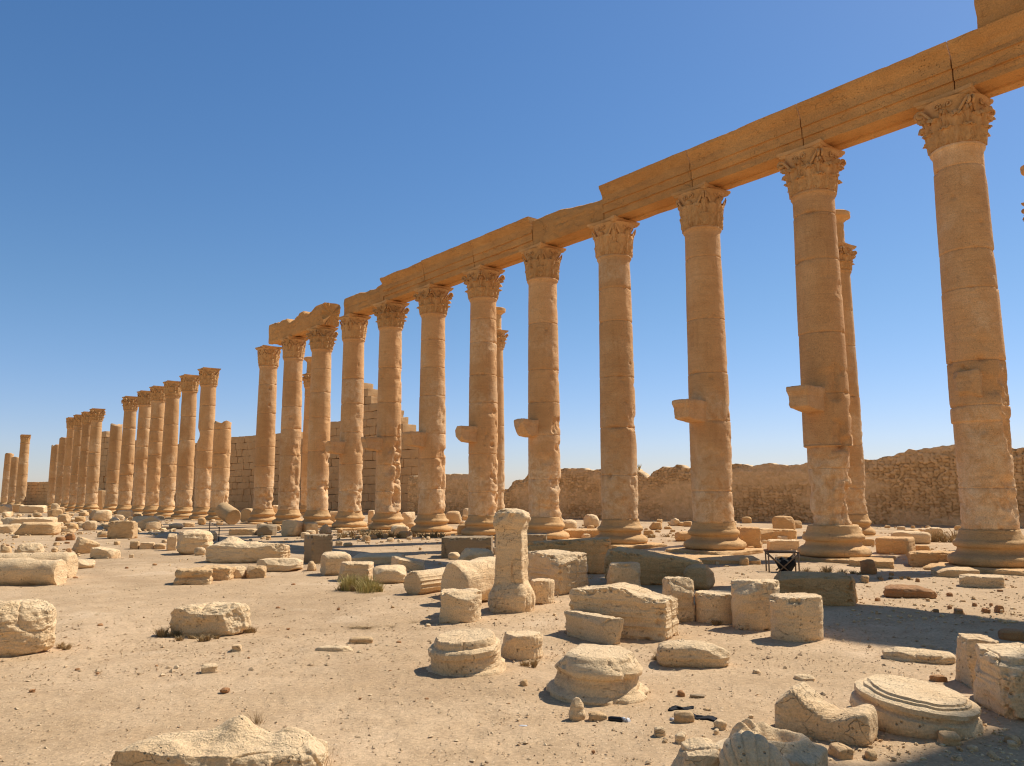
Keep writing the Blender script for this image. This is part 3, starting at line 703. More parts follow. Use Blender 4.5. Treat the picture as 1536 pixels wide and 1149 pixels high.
# ------------------------------------------------------------------ rubble wall behind
def rubble_wall(A, B, prof, label, seed, th=.9, zb=-.4, bumpy=.075, name='rubble_wall', cell=(4.0, 6.0)):
    """prof: list of (fraction, top height)"""
    A = np.array(A); B = np.array(B); L = np.linalg.norm(B-A); D = (B-A)/L; Nn = np.array([D[1], -D[0]])
    if Nn@(-A) < 0: Nn = -Nn
    nl = int(L/.045); s = np.linspace(0, L, nl); f = s/L; pf = np.array(prof); top = np.interp(f, pf[:, 0], pf[:, 1])
    top = top + .20*fbm(np.stack([s*1.1, s*0, s*0], -1), 4, seed) + .05*vnoise(np.stack([s*4, s*0, s*0], -1), seed+1)
    nz = 90; u = np.linspace(0, 1, nz)
    def face(side):
        S = np.repeat(s[:, None], nz, 1); Z = zb+(top[:, None]-zb)*u[None]
        P2 = np.stack([S*cell[0]+.5*vnoise(np.stack([S*1.5, Z*1.5, S*0], -1), seed+3), Z*cell[1]+.4*vnoise(np.stack([S*1.2, Z*1.2, S*0+5], -1), seed+4)], -1)
        f1, f2, cid = cells(P2, seed+side*31)
        d = bumpy*1.5*(sstep(0, .16, f2-f1)-.5) + bumpy*1.1*(cid-.5) + .03*fbm(np.stack([S*5, Z*5, S*0], -1), 3, seed+6)
        mort = np.clip(fbm(np.stack([S*.25, Z*.7, S*0], -1), 3, seed+8)*2.4+.1, 0, 1)*.9   # surviving plaster skin
        d = d*(1-.75*mort) + .05*mort
        off = th/2 + d
        off = off - .12*sstep(.8, 1, u)[None]**2
        q = off*(1 if side == 0 else -1)
        return np.stack([A[0]+D[0]*S+Nn[0]*q, A[1]+D[1]*S+Nn[1]*q, Z], -1), .5+.75*(cid-.5)*(1-.7*mort)-.5*(1-sstep(.02, .16, f2-f1))*(1-mort), mort
    (F0, T0, W0), (F1, T1, W1) = face(0), face(1); TT = np.concatenate([T0, T1[:, ::-1]], 1); WW = np.concatenate([W0, W1[:, ::-1]], 1)
    X = np.concatenate([F0, F1[:, ::-1]], 1); n = X.shape[1]
    V = X.reshape(-1, 3); Fc = gridf(nl, n, False, True)
    Fc = [tuple(q) for q in Fc] + [tuple(range(n)), tuple((nl-1)*n+k for k in reversed(range(n)))]
    o = link(name, V, Fc, M_wall); set_wear(o, TT.reshape(-1), WW.reshape(-1)); tag(o, label, 'wall'); return o
def wall_line(pts, A, B):
    """photo points (px, py of the top) -> (fraction, height) on the vertical plane through A-B"""
    A = np.array(A); B = np.array(B); D = B-A; res = []
    for px, py in pts:
        d = ray(px, py); M = np.array([[d[0], -D[0]], [d[1], -D[1]]]); t, f = np.linalg.solve(M, A); res.append((f, EYE+d[2]*t))
    res.sort(); return res
WA = (29.5, 32.0); WB = (-1.5, 58.6)
pr = wall_line([(1700, 668), (1536, 671), (1470, 672), (1430, 670), (1388, 673), (1345, 684), (1300, 691), (1215, 694), (1195, 697), (1100, 698), (1040, 701), (1000, 702), (984, 706), (976, 716), (968, 713), (955, 703), (905, 703), (850, 705), (800, 708), (793, 718), (778, 723), (765, 735), (752, 741), (738, 740)], WA, WB)
rubble_wall(WA, WB, pr, 'long rubble wall with crumbling top behind the right half of the colonnade', 41)
WA2 = (-1.4, 60.0); WB2 = (-8.2, 66.0)
pr = wall_line([(742, 716), (735, 712), (700, 712), (668, 713), (640, 714), (610, 712)], WA2, WB2)
rubble_wall(WA2, WB2, pr, 'short rubble wall seen between the ashlar ruin and the gap of open sky', 43)

# ------------------------------------------------------------------ ashlar ruin wall at the left
def ashlar(A, B, pts, label, seed, bh=.62, th=1.1, name='ashlar_wall', zb=-.5):
    A = np.array(A, float); B = np.array(B, float); L = np.linalg.norm(B-A); D = (B-A)/L; Nn = np.array([D[1], -D[0]])
    if Nn@(-A) < 0: Nn = -Nn
    pf = np.array(wall_line(pts, A, B)); rs = random.Random(seed); mb = MB(); z = zb; row = 0
    while z < pf[:, 1].max()+bh:
        h = bh*rs.uniform(.85, 1.12); s = -rs.uniform(0, .8)
        while s < L:
            w = rs.uniform(.75, 1.7); s0 = max(0, s+.005); s1 = min(L, s+w-.005); mid = (s0+s1)/2/L
            tp = np.interp(mid, pf[:, 0], pf[:, 1]) + rs.uniform(-.15, .15)
            if s1-s0 > .2 and z+h*.6 < tp:
                o = rs.uniform(-.03, .03) - (.10 if rs.random() < .06 else 0); g = .006; n = 8
                V, Fc = cube(n); q = V.copy(); q /= ((np.abs(q)**26).sum(1)**(1/26))[:, None]
                X = q*np.array([(s1-s0)/2, th/2, (h-2*g)/2]); nn = .05*fbm(X*2+rs.uniform(-99, 99), 3, seed)
                X = X+q*nn[:, None]; X += np.array([(s0+s1)/2, o, z+h/2])
                W = np.stack([A[0]+D[0]*X[:, 0]+Nn[0]*X[:, 1], A[1]+D[1]*X[:, 0]+Nn[1]*X[:, 1], X[:, 2]], -1)
                mb.add(W, Fc)
            s += w
        z += h; row += 1
    ob = mb.build(name, M_ash, sharp=45); tag(ob, label, 'wall')
ashlar(atdepth(640, 745, 70)[:2], atdepth(545, 745, 76)[:2], [(632, 648), (613, 646), (610, 632), (600, 630), (590, 608), (568, 598), (560, 598), (558, 577), (549, 577), (546, 600)], 'tall ruined tower-like wall of squared blocks rising above the bracket columns', 5, .78, 1.6)
ashlar(atdepth(544, 745, 76.5)[:2], atdepth(345, 745, 90)[:2], [(543, 625), (525, 630), (498, 634), (494, 650), (470, 652), (440, 654), (420, 648), (412, 654), (385, 652), (376, 656), (362, 658), (352, 660), (346, 657)], 'long ruined wall of squared blocks with uneven top behind the short broken beam', 6, .70, 1.3)
ashlar(atdepth(344, 745, 96)[:2], atdepth(150, 745, 112)[:2], [(344, 660), (300, 664), (250, 668), (205, 664), (200, 668), (170, 655), (160, 642), (152, 650)], 'far ruined wall of squared blocks behind the distant column group', 7, .8, 1.2)
ashlar(atdepth(92, 745, 120)[:2], atdepth(38, 745, 124)[:2], [(92, 722), (74, 722), (60, 721), (56, 724), (42, 726), (38, 726)], 'low dark wall of blocks between the far broken columns and the left edge columns', 8, .5, 1.2)

# ------------------------------------------------------------------ fallen stones (photo columns x0..x1, top row, foot row)
S = stone
def gable(x, y): return 1+.18*np.clip(1-np.abs(x-(-.1))/.55, 0, 1)-.25*sstep(.0, 1, x)
# --- foreground left
S(165, 492, 1078, 1186, .50, -4, 'blob', 'broken_slab', 'broad broken pale slab at the bottom left, cut by the lower edge', 'slab', M_fallen, p=4.5, chips=9, rough=.06, H=.17, bumps=((.12, .45, .2, .12), (.6, .1, .25, .05), (-.5, .2, .3, .03)), deep=.25, seed=71)
S(-95, 79, 897, 992, .62, 18, 'blob', 'boulder', 'big rounded boulder cut by the left edge', 'boulder', M_fallen, p=5, chips=7, rough=.05, seed=72, deep=.16)
S(253, 380, 903, 957, .52, -14, 'blob', 'limestone_rock', 'lone pale rock with dry weeds round its foot in the left foreground', 'rock', M_fallen, p=4.2, chips=8, rough=.06, seed=7304, deep=.24, tilt=(0, -4))
# --- middle-left rubble
S(105, 143, 808, 831, .45, 30, 'box', 'tilted_block', 'tilted broken block resting against a thin slab at the left', 'block', M_fallen2, chips=6, tilt=(10, 20), seed=81)
S(136, 178, 822, 838, .5, -18, 'box', 'leaning_slab', 'low smooth slab sloping down beside the tilted broken block', 'slab', M_fallen, chips=3, tilt=(0, 9), seed=82)
S(107, 143, 838, 853, .4, 10, 'blob', 'limestone_rock', 'small whitish rock right of the end of the lying column pieces', 'rock', M_fallen, p=2.6, chips=5, seed=83)
S(20, 64, 815, 840, .5, 20, 'blob', 'limestone_rock', 'craggy whitish rock just behind the lying column pieces', 'rock', M_fallen, p=3, chips=8, rough=.08, seed=84)
S(-2, 19, 819, 836, .4, 20, 'blob', 'limestone_rock', 'brown rock at the left edge beside the craggy whitish rock', 'rock', M_fallen2, p=3, chips=6, seed=85)
S(164, 203, 781, 808, .7, -6, 'box', 'fallen_block', 'upright square block with a hollowed left side, alone in the left middle', 'block', M_fallen2, chips=4, seed=86)
S(145, 166, 797, 806, .4, 10, 'blob', 'limestone_rock', 'small brown rock left of the upright square block', 'rock', M_fallen2, p=3, seed=87)
S(196, 208, 811, 824, .3, 0, 'box', 'small_block', 'small squared stone at the left end of the row before the rounded block', 'block', M_fallen2, chips=3, seed=88)
S(209, 231, 813, 824, .35, 5, 'box', 'small_block', 'small pale stone just right of the small squared stone', 'block', M_fallen, chips=5, seed=89)
S(231, 250, 815, 824, .3, 5, 'blob', 'limestone_rock', 'low orange-brown rock left of the rounded block', 'rock', M_fallen2, p=3.5, seed=90)
S(249, 266, 800, 826, .4, 10, 'box', 'fallen_block', 'narrow block touching the left side of the big rounded block', 'block', M_fallen, chips=5, seed=91)
S(263, 323, 795, 832, 1.1, 8, 'blob', 'rounded_block', 'big rounded block with a flat stepped top in the left middle', 'block', M_fallen, p=4, chips=6, rough=.05, strata=.03, seed=92)
S(311, 436, 812, 845, .9, -8, 'blob', 'long_block', 'long low rounded block right of the big rounded block', 'block', M_fallen, p=5, chips=7, rough=.05, seed=93, bumps=((-.5, .2, .25, .14),))
S(384, 455, 836, 858, .7, -6, 'blob', 'limestone_slab', 'low pale slab at the foot of the long rounded block', 'slab', M_fallen, p=4, chips=6, seed=94)
S(262, 318, 851, 877, .55, 6, 'box', 'layered_slab', 'dark-edged layered slab, left one of a low line of three stones', 'slab', M_fallen2, chips=5, strata=.04, seed=95, rough=.05)
S(300, 350, 848, 871, .55, -4, 'box', 'layered_slab', 'middle layered slab of the low line of stones', 'slab', M_fallen2, chips=5, strata=.04, seed=96, rough=.05)
S(341, 368, 848, 868, .3, 0, 'blob', 'limestone_rock', 'small pale stones piled between the layered slabs and the tan block', 'rock', M_fallen, p=3, chips=6, seed=97)
S(366, 402, 848, 868, .4, 14, 'box', 'small_block', 'tan block closing the right end of the low layered line', 'block', M_fallen2, chips=6, p=6, seed=98)
# --- sawn stone cube with a pointed rock
S(454, 499, 801, 846, .62, 24, 'box', 'sawn_block', 'smooth brown sawn cube of stone standing upright', 'block', M_mod, p=40, chips=0, rough=.002, strata=.001, seed=99)
S(472, 504, 785, 803, .7, 10, 'blob', 'pointed_rock', 'grey pointed rock just behind the smooth sawn cube', 'rock', M_fallen2, p=2, chips=5, taper=.8, seed=100)
S(476, 529, 828, 864, .8, 8, 'blob', 'fallen_block', 'pale-topped block with orange flank right of the sawn cube', 'block', M_fallen, p=5, chips=5, seed=101)
S(456, 478, 840, 857, .4, 10, 'blob', 'wedge_rock', 'small wedge rock leaning on the left of the pale-topped block', 'rock', M_fallen2, p=2.5, chips=5, taper=.5, seed=102)
S(507, 560, 842, 872, .5, -8, 'box', 'fallen_block', 'square block with a dark notch, directly behind the green bush', 'block', M_fallen, chips=4, seed=103)
S(556, 614, 847, 876, .7, 6, 'blob', 'limestone_rock', 'white-topped rock with rusty underside right of the green bush', 'rock', M_fallen, p=4, chips=6, seed=104)
S(528, 608, 824, 846, 1.1, -6, 'box', 'flat_slab', 'wide flat slab lying behind the block with the dark notch', 'slab', M_fallen, chips=4, H=.18, seed=105)
S(582, 642, 836, 858, .9, 14, 'box', 'flat_slab', 'tilted flat slab behind the lying fluted drum', 'slab', M_fallen, chips=5, tilt=(0, 8), seed=106)
# --- group round the standing pillar
S(672, 690, 828, 840, .3, 0, 'blob', 'limestone_rock', 'small rock against the left side of the dark sawn plinth rubble', 'rock', M_fallen, p=3, seed=107)
S(684, 742, 822, 862, .6, 8, 'blob', 'limestone_rock', 'lumpy rock on the far side of the huge lying drum', 'rock', M_fallen, p=3.5, chips=7, rough=.07, seed=108)
S(660, 750, 845, 906, 1.3, 22, 'blob', 'carved_block', 'big worn carved block joined behind the flat face of the lying drum', 'block', M_fallen, p=4.5, chips=7, rough=.05, strata=.04, seed=109)
S(653, 723, 883, 935, .6, 0, 'drum', 'drum_stone', 'squat rough drum standing in front of the huge lying drum', 'drum', M_fallen, p=9, chips=4, rough=.03, seed=110)
S(795, 832, 868, 906, .40, 0, 'drum', 'drum_stone', 'small fluted drum right of the standing pillar stone', 'drum', M_fallen, p=8, chips=2, flute=18, seed=111)
S(786, 889, 826, 893, 1.1, 30, 'box', 'big_block', 'large squared block right of the standing pillar stone', 'block', M_fallen, p=9, chips=5, rough=.03, strata=.03, seed=112)
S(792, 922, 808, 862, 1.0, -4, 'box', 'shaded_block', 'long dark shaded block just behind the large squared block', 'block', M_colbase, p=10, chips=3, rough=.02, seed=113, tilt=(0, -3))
S(852, 1021, 880, 962, .52, -24, 'box', 'gabled_block', 'large veined block with a slightly gabled top in the middle', 'block', M_fallen, p=14, chips=4, rough=.02, strata=.03, top=gable, seed=114, deep=.1)
S(911, 963, 843, 895, .4, 6, 'box', 'fallen_block', 'small upright block standing behind the gabled block', 'block', M_fallen, p=7, chips=5, seed=115)
S(854, 926, 918, 968, .75, 38, 'box', 'wedge_block', 'small trapezoid block lying in front of the gabled block', 'block', M_fallen, p=12, chips=3, taper=-.15, seed=116)
S(995, 1043, 864, 934, .42, 10, 'box', 'upright_block', 'upright round-shouldered block at the right end of the gabled block', 'block', M_fallen, p=5, chips=5, rough=.03, seed=117)
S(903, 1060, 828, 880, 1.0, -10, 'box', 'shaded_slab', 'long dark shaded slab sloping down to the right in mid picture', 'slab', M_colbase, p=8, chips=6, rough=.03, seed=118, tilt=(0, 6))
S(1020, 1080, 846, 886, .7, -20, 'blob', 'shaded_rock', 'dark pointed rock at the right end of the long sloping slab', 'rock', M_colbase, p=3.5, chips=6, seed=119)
S(1045, 1108, 886, 936, .5, 0, 'drum', 'drum_stone', 'leftmost and lowest of three drums standing together', 'drum', M_fallen, p=12, chips=2, seed=120)
S(1100, 1170, 868, 946, .55, 0, 'drum', 'drum_stone', 'middle and tallest of three drums standing together', 'drum', M_fallen, p=10, chips=3, seed=121)
S(1158, 1234, 890, 964, .52, 0, 'drum', 'drum_stone', 'rightmost of three drums standing together, with a sloping cut top', 'drum', M_fallen, p=16, chips=1, rough=.015, seed=122, deep=.14)
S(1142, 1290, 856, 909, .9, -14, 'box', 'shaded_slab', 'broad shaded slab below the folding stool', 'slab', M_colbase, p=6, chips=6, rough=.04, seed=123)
S(984, 1095, 960, 1003, .4, -4, 'blob', 'flat_rock', 'smooth loaf-shaped rock lying alone right of the two carved bases', 'rock', M_fallen, p=4, chips=5, rough=.04, seed=124)
# --- right side
S(1325, 1432, 970, 996, .36, -10, 'blob', 'flat_rock', 'flat whitish rock lying at the edge of the big shadow', 'rock', M_fallen, p=3.2, chips=6, rough=.05, seed=125)
S(1325, 1402, 877, 898, .5, -6, 'blob', 'rusty_rock', 'rusty brown rock in front of the nearest column, left of its plinth', 'rock', M_red, p=3.6, chips=8, rough=.06, seed=126)
S(1404, 1460, 850, 866, .8, 0, 'box', 'fallen_slab', 'shaded slab under the left foot of the nearest column', 'slab', M_fallen2, chips=3, seed=127)
S(1440, 1507, 861, 882, .45, -14, 'box', 'fallen_slab', 'pale long slab lying in front of the nearest column base', 'slab', M_fallen, chips=3, seed=128)
S(1442, 1500, 950, 1036, .42, 8, 'box', 'big_block', 'narrow upright block left of the big cracked block at the right edge', 'block', M_fallen, p=8, chips=3, rough=.03, seed=129)
S(1466, 1600, 965, 1084, .75, 12, 'box', 'big_block', 'big cracked block cut by the right edge', 'block', M_fallen, p=5, chips=5, rough=.03, strata=.03, seed=130)
S(1402, 1427, 1073, 1100, .12, 10, 'blob', 'small_rock', 'small angular rock right of the toppled moulded base', 'rock', M_fallen2, p=3, chips=7, seed=131)
S(1311, 1378, 804, 832, 1.0, -24, 'blob', 'fallen_block', 'honey coloured block right of the second column', 'block', M_colbase, p=7, chips=4, seed=132)
S(1366, 1442, 826, 851, .8, -4, 'box', 'fallen_block', 'low honey block left of the nearest column', 'block', M_colbase, p=10, chips=3, seed=133)
S(1338, 1394, 796, 816, 1.0, -4, 'blob', 'fallen_block', 'pale rounded block behind the honey coloured block', 'block', M_fallen, p=4, chips=5, seed=134)
S(1386, 1412, 791, 808, .6, 0, 'box', 'small_block', 'small squared block by the rubble wall, left of the nearest column', 'block', M_fallen, chips=3, seed=135)
S(1104, 1141, 790, 823, .8, 10, 'box', 'fallen_block', 'upright honey block touching the base of the third column', 'block', M_colbase, p=7, chips=4, seed=136)
S(1139, 1197, 793, 815, .9, -8, 'box', 'fallen_block', 'wide honey block behind the folding stool', 'block', M_colbase, p=8, chips=4, seed=137)
S(1153, 1197, 809, 826, .6, 0, 'box', 'small_block', 'pale small block directly behind the folding stool', 'block', M_fallen, chips=3, seed=138)
S(1288, 1318, 838, 862, .4, 25, 'blob', 'pointed_rock', 'reddish pointed rock at the right foot of the second column', 'rock', M_red, p=3, chips=6, seed=139)
S(1270, 1345, 836, 852, 1.2, -10, 'box', 'flat_slab', 'flat slab edge sticking out right of the second column base', 'slab', M_colbase, chips=4, seed=140, H=.16)
S(1003, 1134, 826, 846, 1.5, 0, 'box', 'flat_slab', 'broad low slab carrying the third column base', 'slab', M_colbase, p=14, chips=3, H=.1, seed=141)
# --- behind the colonnade
S(742, 794, 771, 800, 1.5, 0, 'blob', 'limestone_rock', 'whitish broken rock behind the standing pillar stone', 'rock', M_fallen, p=3, chips=8, rough=.08, seed=142)
S(841, 866, 779, 796, .8, 0, 'blob', 'limestone_rock', 'rounded grey-white rock behind the row, right of the stub-bracket column', 'rock', M_fallen, p=2.6, chips=3, seed=143)
S(872, 902, 771, 792, .9, 30, 'blob', 'limestone_rock', 'angular pale rock left of the column without bracket', 'rock', M_fallen, p=2.8, chips=6, seed=144)
S(838, 905, 793, 809, 1.3, -4, 'box', 'flat_slab', 'long flat honey slab between two columns behind the shaded block', 'slab', M_colbase, chips=3, seed=145)
S(668, 692, 766, 786, .9, 0, 'blob', 'limestone_rock', 'brown rock behind the row, right of the column by the dark plinth', 'rock', M_fallen2, p=3, chips=5, seed=146)
S(694, 706, 762, 778, .6, 0, 'blob', 'limestone_rock', 'small white stone beyond the brown rock behind the row', 'rock', M_fallen, p=3, chips=5, seed=147)
S(1002, 1019, 777, 789, .5, 30, 'box', 'small_block', 'small tilted white block by the foot of the rubble wall', 'block', M_fallen, tilt=(15, 20), seed=148)
S(974, 994, 782, 795, .6, 0, 'blob', 'limestone_rock', 'orange-brown rock right of the column without bracket', 'rock', M_colbase, p=3, seed=149)
S(1013, 1042, 797, 812, .7, 0, 'blob', 'limestone_rock', 'honey rock touching the left of the third column base', 'rock', M_colbase, p=3.4, seed=150)
S(552, 562, 765, 785, .6, 0, 'box', 'small_block', 'small square stone between columns behind the long beam', 'block', M_fallen, seed=151)
S(600, 622, 768, 792, .9, 12, 'drum', 'drum_stone', 'pale drum piece between the gouged column and its right neighbour', 'drum', M_fallen, p=6, seed=152)
S(493, 508, 767, 784, .7, 0, 'box', 'small_block', 'small stone behind the row right of the short beam', 'block', M_fallen2, seed=153)
S(408, 420, 758, 785, .7, 0, 'box', 'small_block', 'upright white stone between the two left columns of the short beam', 'block', M_fallen, seed=154)
S(386, 414, 786, 803, .7, 0, 'blob', 'shaded_rock', 'dark block in front of the leftmost column of the short beam', 'rock', M_mod, p=6, seed=155)
S(345, 385, 793, 803, .5, 0, 'box', 'small_block', 'low line of pale stones left of the dark block', 'block', M_fallen2, seed=156)
# --- far left
S(27, 86, 783, 803, 1.2, -4, 'blob', 'long_block', 'broad shaded block in the far left rubble', 'block', M_fallen2, p=6, chips=4, seed=157)
S(-10, 31, 787, 800, 1.2, 0, 'box', 'long_block', 'flat long block at the left edge, beside the broad shaded block', 'block', M_fallen, chips=4, seed=158)
S(8, 80, 776, 790, 1.6, 3, 'box', 'flat_slab', 'white flat slab behind the broad shaded block', 'slab', M_fallen, chips=4, seed=159)
S(15, 33, 757, 769, 1.2, 0, 'box', 'far_block', 'dark squared block before the far left columns', 'block', M_fallen2, seed=160)
S(33, 66, 758, 770, 1.5, 0, 'box', 'far_block', 'pale squared block before the low dark wall', 'block', M_fallen, seed=161)
S(-8, 14, 757, 770, 1.5, 0, 'box', 'far_block', 'pale block at the left edge before the far columns', 'block', M_fallen, seed=162)
S(77, 88, 755, 768, .9, 0, 'box', 'far_block', 'small upright pale block before the far broken columns', 'block', M_fallen, seed=163)
S(143, 158, 736, 765, .9, 0, 'box', 'far_block', 'upright square stone between the far capital-topped columns and the middle group', 'block', M_fallen2, seed=164)
S(130, 155, 766, 782, 1.0, 25, 'box', 'fallen_block', 'ribbed tilted block before the far columns', 'block', M_fallen2, tilt=(0, 22), seed=165)
S(84, 104, 771, 786, .8, 0, 'blob', 'limestone_rock', 'craggy brown rock left of the ribbed tilted block', 'rock', M_fallen2, seed=166, p=3)
S(176, 197, 765, 778, .9, 0, 'box', 'fallen_block', 'white block at the foot of the middle column group', 'block', M_fallen, seed=167)
S(44, 52, 748, 758, .8, 0, 'drum', 'drum_stone', 'tiny far drum stub right of the left edge columns', 'drum', M_fallen, seed=168)
S(39, 47, 741, 757, .8, 0, 'drum', 'drum_stone', 'tiny far narrow stump beside the left edge columns', 'drum', M_fallen, seed=169)

# ------------------------------------------------------------------ sawn low plinths
S(663, 740, 804, 838, 1.0, -3, 'box', 'sawn_plinth', 'left of two dark smooth sawn plinths behind the standing pillar stone', 'plinth', M_mod, p=60, chips=0, rough=.001, strata=.001, seed=170)
S(742, 822, 800, 826, 1.0, -3, 'box', 'sawn_plinth', 'right of two dark smooth sawn plinths behind the standing pillar stone', 'plinth', M_mod, p=60, chips=0, rough=.001, strata=.001, seed=171)

# ------------------------------------------------------------------ lying column pieces
def lying(px, py, L, r, az, tilt, label, name='lying_column', flute=0, seed=1, m=None, seg=64, sink=.06, cat='column piece', wear=.03):
    """a cylinder whose near bottom end stands at pixel (px, py); az = heading of its axis (deg clockwise from the view)"""
    x, y, z = G(px, py); prof = resamp([(0, r*.05), (0.0, r*.93), (.03, r), (L-.03, r*.985), (L, r*.92), (L, r*.05)], .05)
    def er(T, Z, P):
        d = -wear*np.clip(fbm(P*1.6, 4, seed+2)+.1, 0, 1)*1.5
        if flute: d = d - .02*np.abs(np.sin(T*flute/2))**.7
        return d
    V, Fc = lathe(prof, seg, seed, .012, 0, er)
    V[:, 2] += .03*fbm(V*3, 3, seed+9)*(V[:, 2] > L*.8) - .03*fbm(V*3, 3, seed+9)*(V[:, 2] < L*.2)
    o = link(name, V, Fc, m or M_fallen, sharp=55)
    a = R(az); D = Vector((math.sin(a)*math.cos(R(tilt)), math.cos(a)*math.cos(R(tilt)), math.sin(R(tilt))))
    o.rotation_mode = 'QUATERNION'; o.rotation_quaternion = D.to_track_quat('Z', 'Y'); o.location = (x, y, z+r-sink)
    tag(o, label, cat); return o
lying(91, 876, 3.4, .27, -90, 0, 'long lying column piece in front, cut by the left edge', seed=501, wear=.05)
lying(108, 866, 2.6, .29, -97, 0, 'lying column piece just behind the front one, its end showing farther right', seed=502)
lying(350, 787, 1.35, .47, -48, 18, 'lying smooth drum leaning up beside the half-height stub', 'lying_drum', seed=503, cat='drum', wear=.02, m=M_drum)
lying(368, 785, .5, .50, 20, 0, 'disc-like drum standing on edge behind the leaning drum', 'lying_drum', seed=504, cat='drum', m=M_drum)
lying(619, 892, 1.5, .23, 38, 0, 'narrow fluted drum lying left of the huge lying drum', 'lying_drum', flute=22, seed=505, cat='drum', wear=.01)
lying(678, 906, .95, .36, 44, 0, 'huge lying drum with a flat rough face towards the viewer', 'lying_drum', seed=506, cat='drum', wear=.09)
lying(921, 948, .5, .17, 70, 0, 'small round drum end leaning against the gabled block', 'lying_drum', seed=507, cat='drum')

# ------------------------------------------------------------------ standing pillar stone (herm-like) : foot, shaft and broken head in one stone
def pillar():
    x, y, z = G(768, 918); y += .2; s = y/F
    H = 1.0
    prof = resamp([(0, .20), (.02, .235), (.10, .255), (.2, .25), (.27, .215), (.33, .165), (.38, .150), (.86, .143), (.90, .152), (.93, .168), (1.02, .176), (1.07, .168), (1.10, .13), (1.12, .05)], .016)
    k = (918-773)*s/1.12*1.03; prof = prof*k
    def er(T, Z, P):
        f = Z/(1.12*k)
        sq = (np.abs(np.cos(T+.36))**7+np.abs(np.sin(T+.36))**7)**(-1/7)-1
        d = .15*k*sq*(.35+.65*sstep(.22, .34, f))*1.4 + .02*fbm(P*5, 4, 3) + .008*fbm(P*15, 3, 6)
        d += .11*sstep(.84, .92, f)*fbm(P*7, 4, 8)
        cr = np.abs(fbm(P*np.array([5, 5, 2.]), 2, 44)); return d - .02*np.exp(-(cr/.035)**2)
    V, Fc = lathe(prof, 110, 33, .004, .004, er, oval=.02)
    o = link('pillar_stone', V, Fc, M_fallen, sharp=60); o.location = (x, y, z-.03); o.rotation_euler = (0, 0, .1)
    tag(o, 'upright pillar stone with flared foot and broken head, standing alone in mid picture', 'pillar')
pillar()

# ------------------------------------------------------------------ fallen moulded bases
def fallen_base(px, py, wpx, prof, label, seed, tilt=(0, 0, 0), cut=None, wear=.03, name='toppled_moulding', parts=None, sink=.03, m=None):
    x, y, z = G(px, py); r = wpx/2*y/F; u = np.array([x, y]); u /= np.linalg.norm(u); y += u[1]*r*.95; x += u[0]*r*.95
    r = wpx/2*y/F
    P = resamp(np.array(prof)*np.array([r, r]), .012)
    def er(T, Z, Q):
        d = -wear*np.clip(fbm(Q*3.4, 4, seed+1)-.02, 0, 1)*2.2 + .005*fbm(Q*16, 4, seed+2) - .05*np.clip(fbm(Q*np.array([5, 5, 9.]), 3, seed+6)-.22, 0, 1)
        cr = np.abs(fbm(Q*np.array([2.4, 2.4, 3.]), 2, seed+4)); return d - .012*np.exp(-(cr/.03)**2)
    V, Fc = lathe(P, 120, seed, .006, .006, er)
    V[:, 2] += .012*fbm(V*6, 3, seed+5)*(V[:, 2] > V[:, 2].max()*.7)
    if cut:
        for (nx, ny, nz_, dd) in cut:
            nn = np.array([nx, ny, nz_], float); nn /= np.linalg.norm(nn); e = V@nn - dd*r + .03*fbm(V*5, 3, seed+8); k = e > 0; V[k] -= np.outer(e[k], nn)
    o = link(name, V, Fc, m or M_fallen, sharp=50); o.location = (x, y, z-sink); o.rotation_euler = [R(a) for a in tilt]
    tag(o, label, 'column base'); return o
PB = [(0, .0), (0, .93), (.04, 1.0), (.14, 1.0), (.20, .95), (.22, .86), (.30, .82), (.42, .78), (.46, .80), (.48, .86), (.54, .87), (.60, .80), (.66, .74), (.70, .71), (.88, .69), (.93, .66), (.94, .0)]
PB = [(z*.75, r) for z, r in PB]
fallen_base(701, 1016, 122, [(0, 0), (0, .96), (.03, 1.0), (.12, 1.0), (.17, .95), (.19, .88), (.32, .86), (.47, .84), (.49, .90), (.60, .90), (.66, .84), (.68, .76), (.80, .74), (.85, .70), (.86, 0)], 'stepped moulded base upturned on the ground, left of two in the foreground', 601, cut=[(1, -.15, .2, .88)], wear=.012, tilt=(3, -4, 0))
stone(752, 815, 947, 990, .36, 0, 'drum', 'drum_stone', 'ribbed drum fragment touching the stepped moulded base', 'drum', M_fallen, p=7, chips=3, flute=26, seed=602)
fallen_base(897, 1056, 150, [(0, 0), (0, .94), (.03, 1.0), (.14, 1.0), (.19, .93), (.22, .87), (.36, .80), (.46, .78), (.50, .86), (.58, .88), (.68, .82), (.74, .76), (.80, .72), (.84, .64), (.86, .0)], 'rough eroded moulded base, right of two in the foreground', 603, wear=.045, tilt=(2, 2, 0), cut=[(-.8, .3, .7, .93)])
fallen_base(1372, 1106, 178, [(0, 0), (0, .84), (.06, .93), (.18, .97), (.32, .95), (.36, .87), (.40, .87), (.42, .92), (.49, .92), (.52, .85), (.525, .80), (.56, .795), (.565, .74), (.60, .73), (.605, 0)], 'toppled moulded base with a smooth round top at the lower right', 604, wear=.008, tilt=(4, 6, 0))

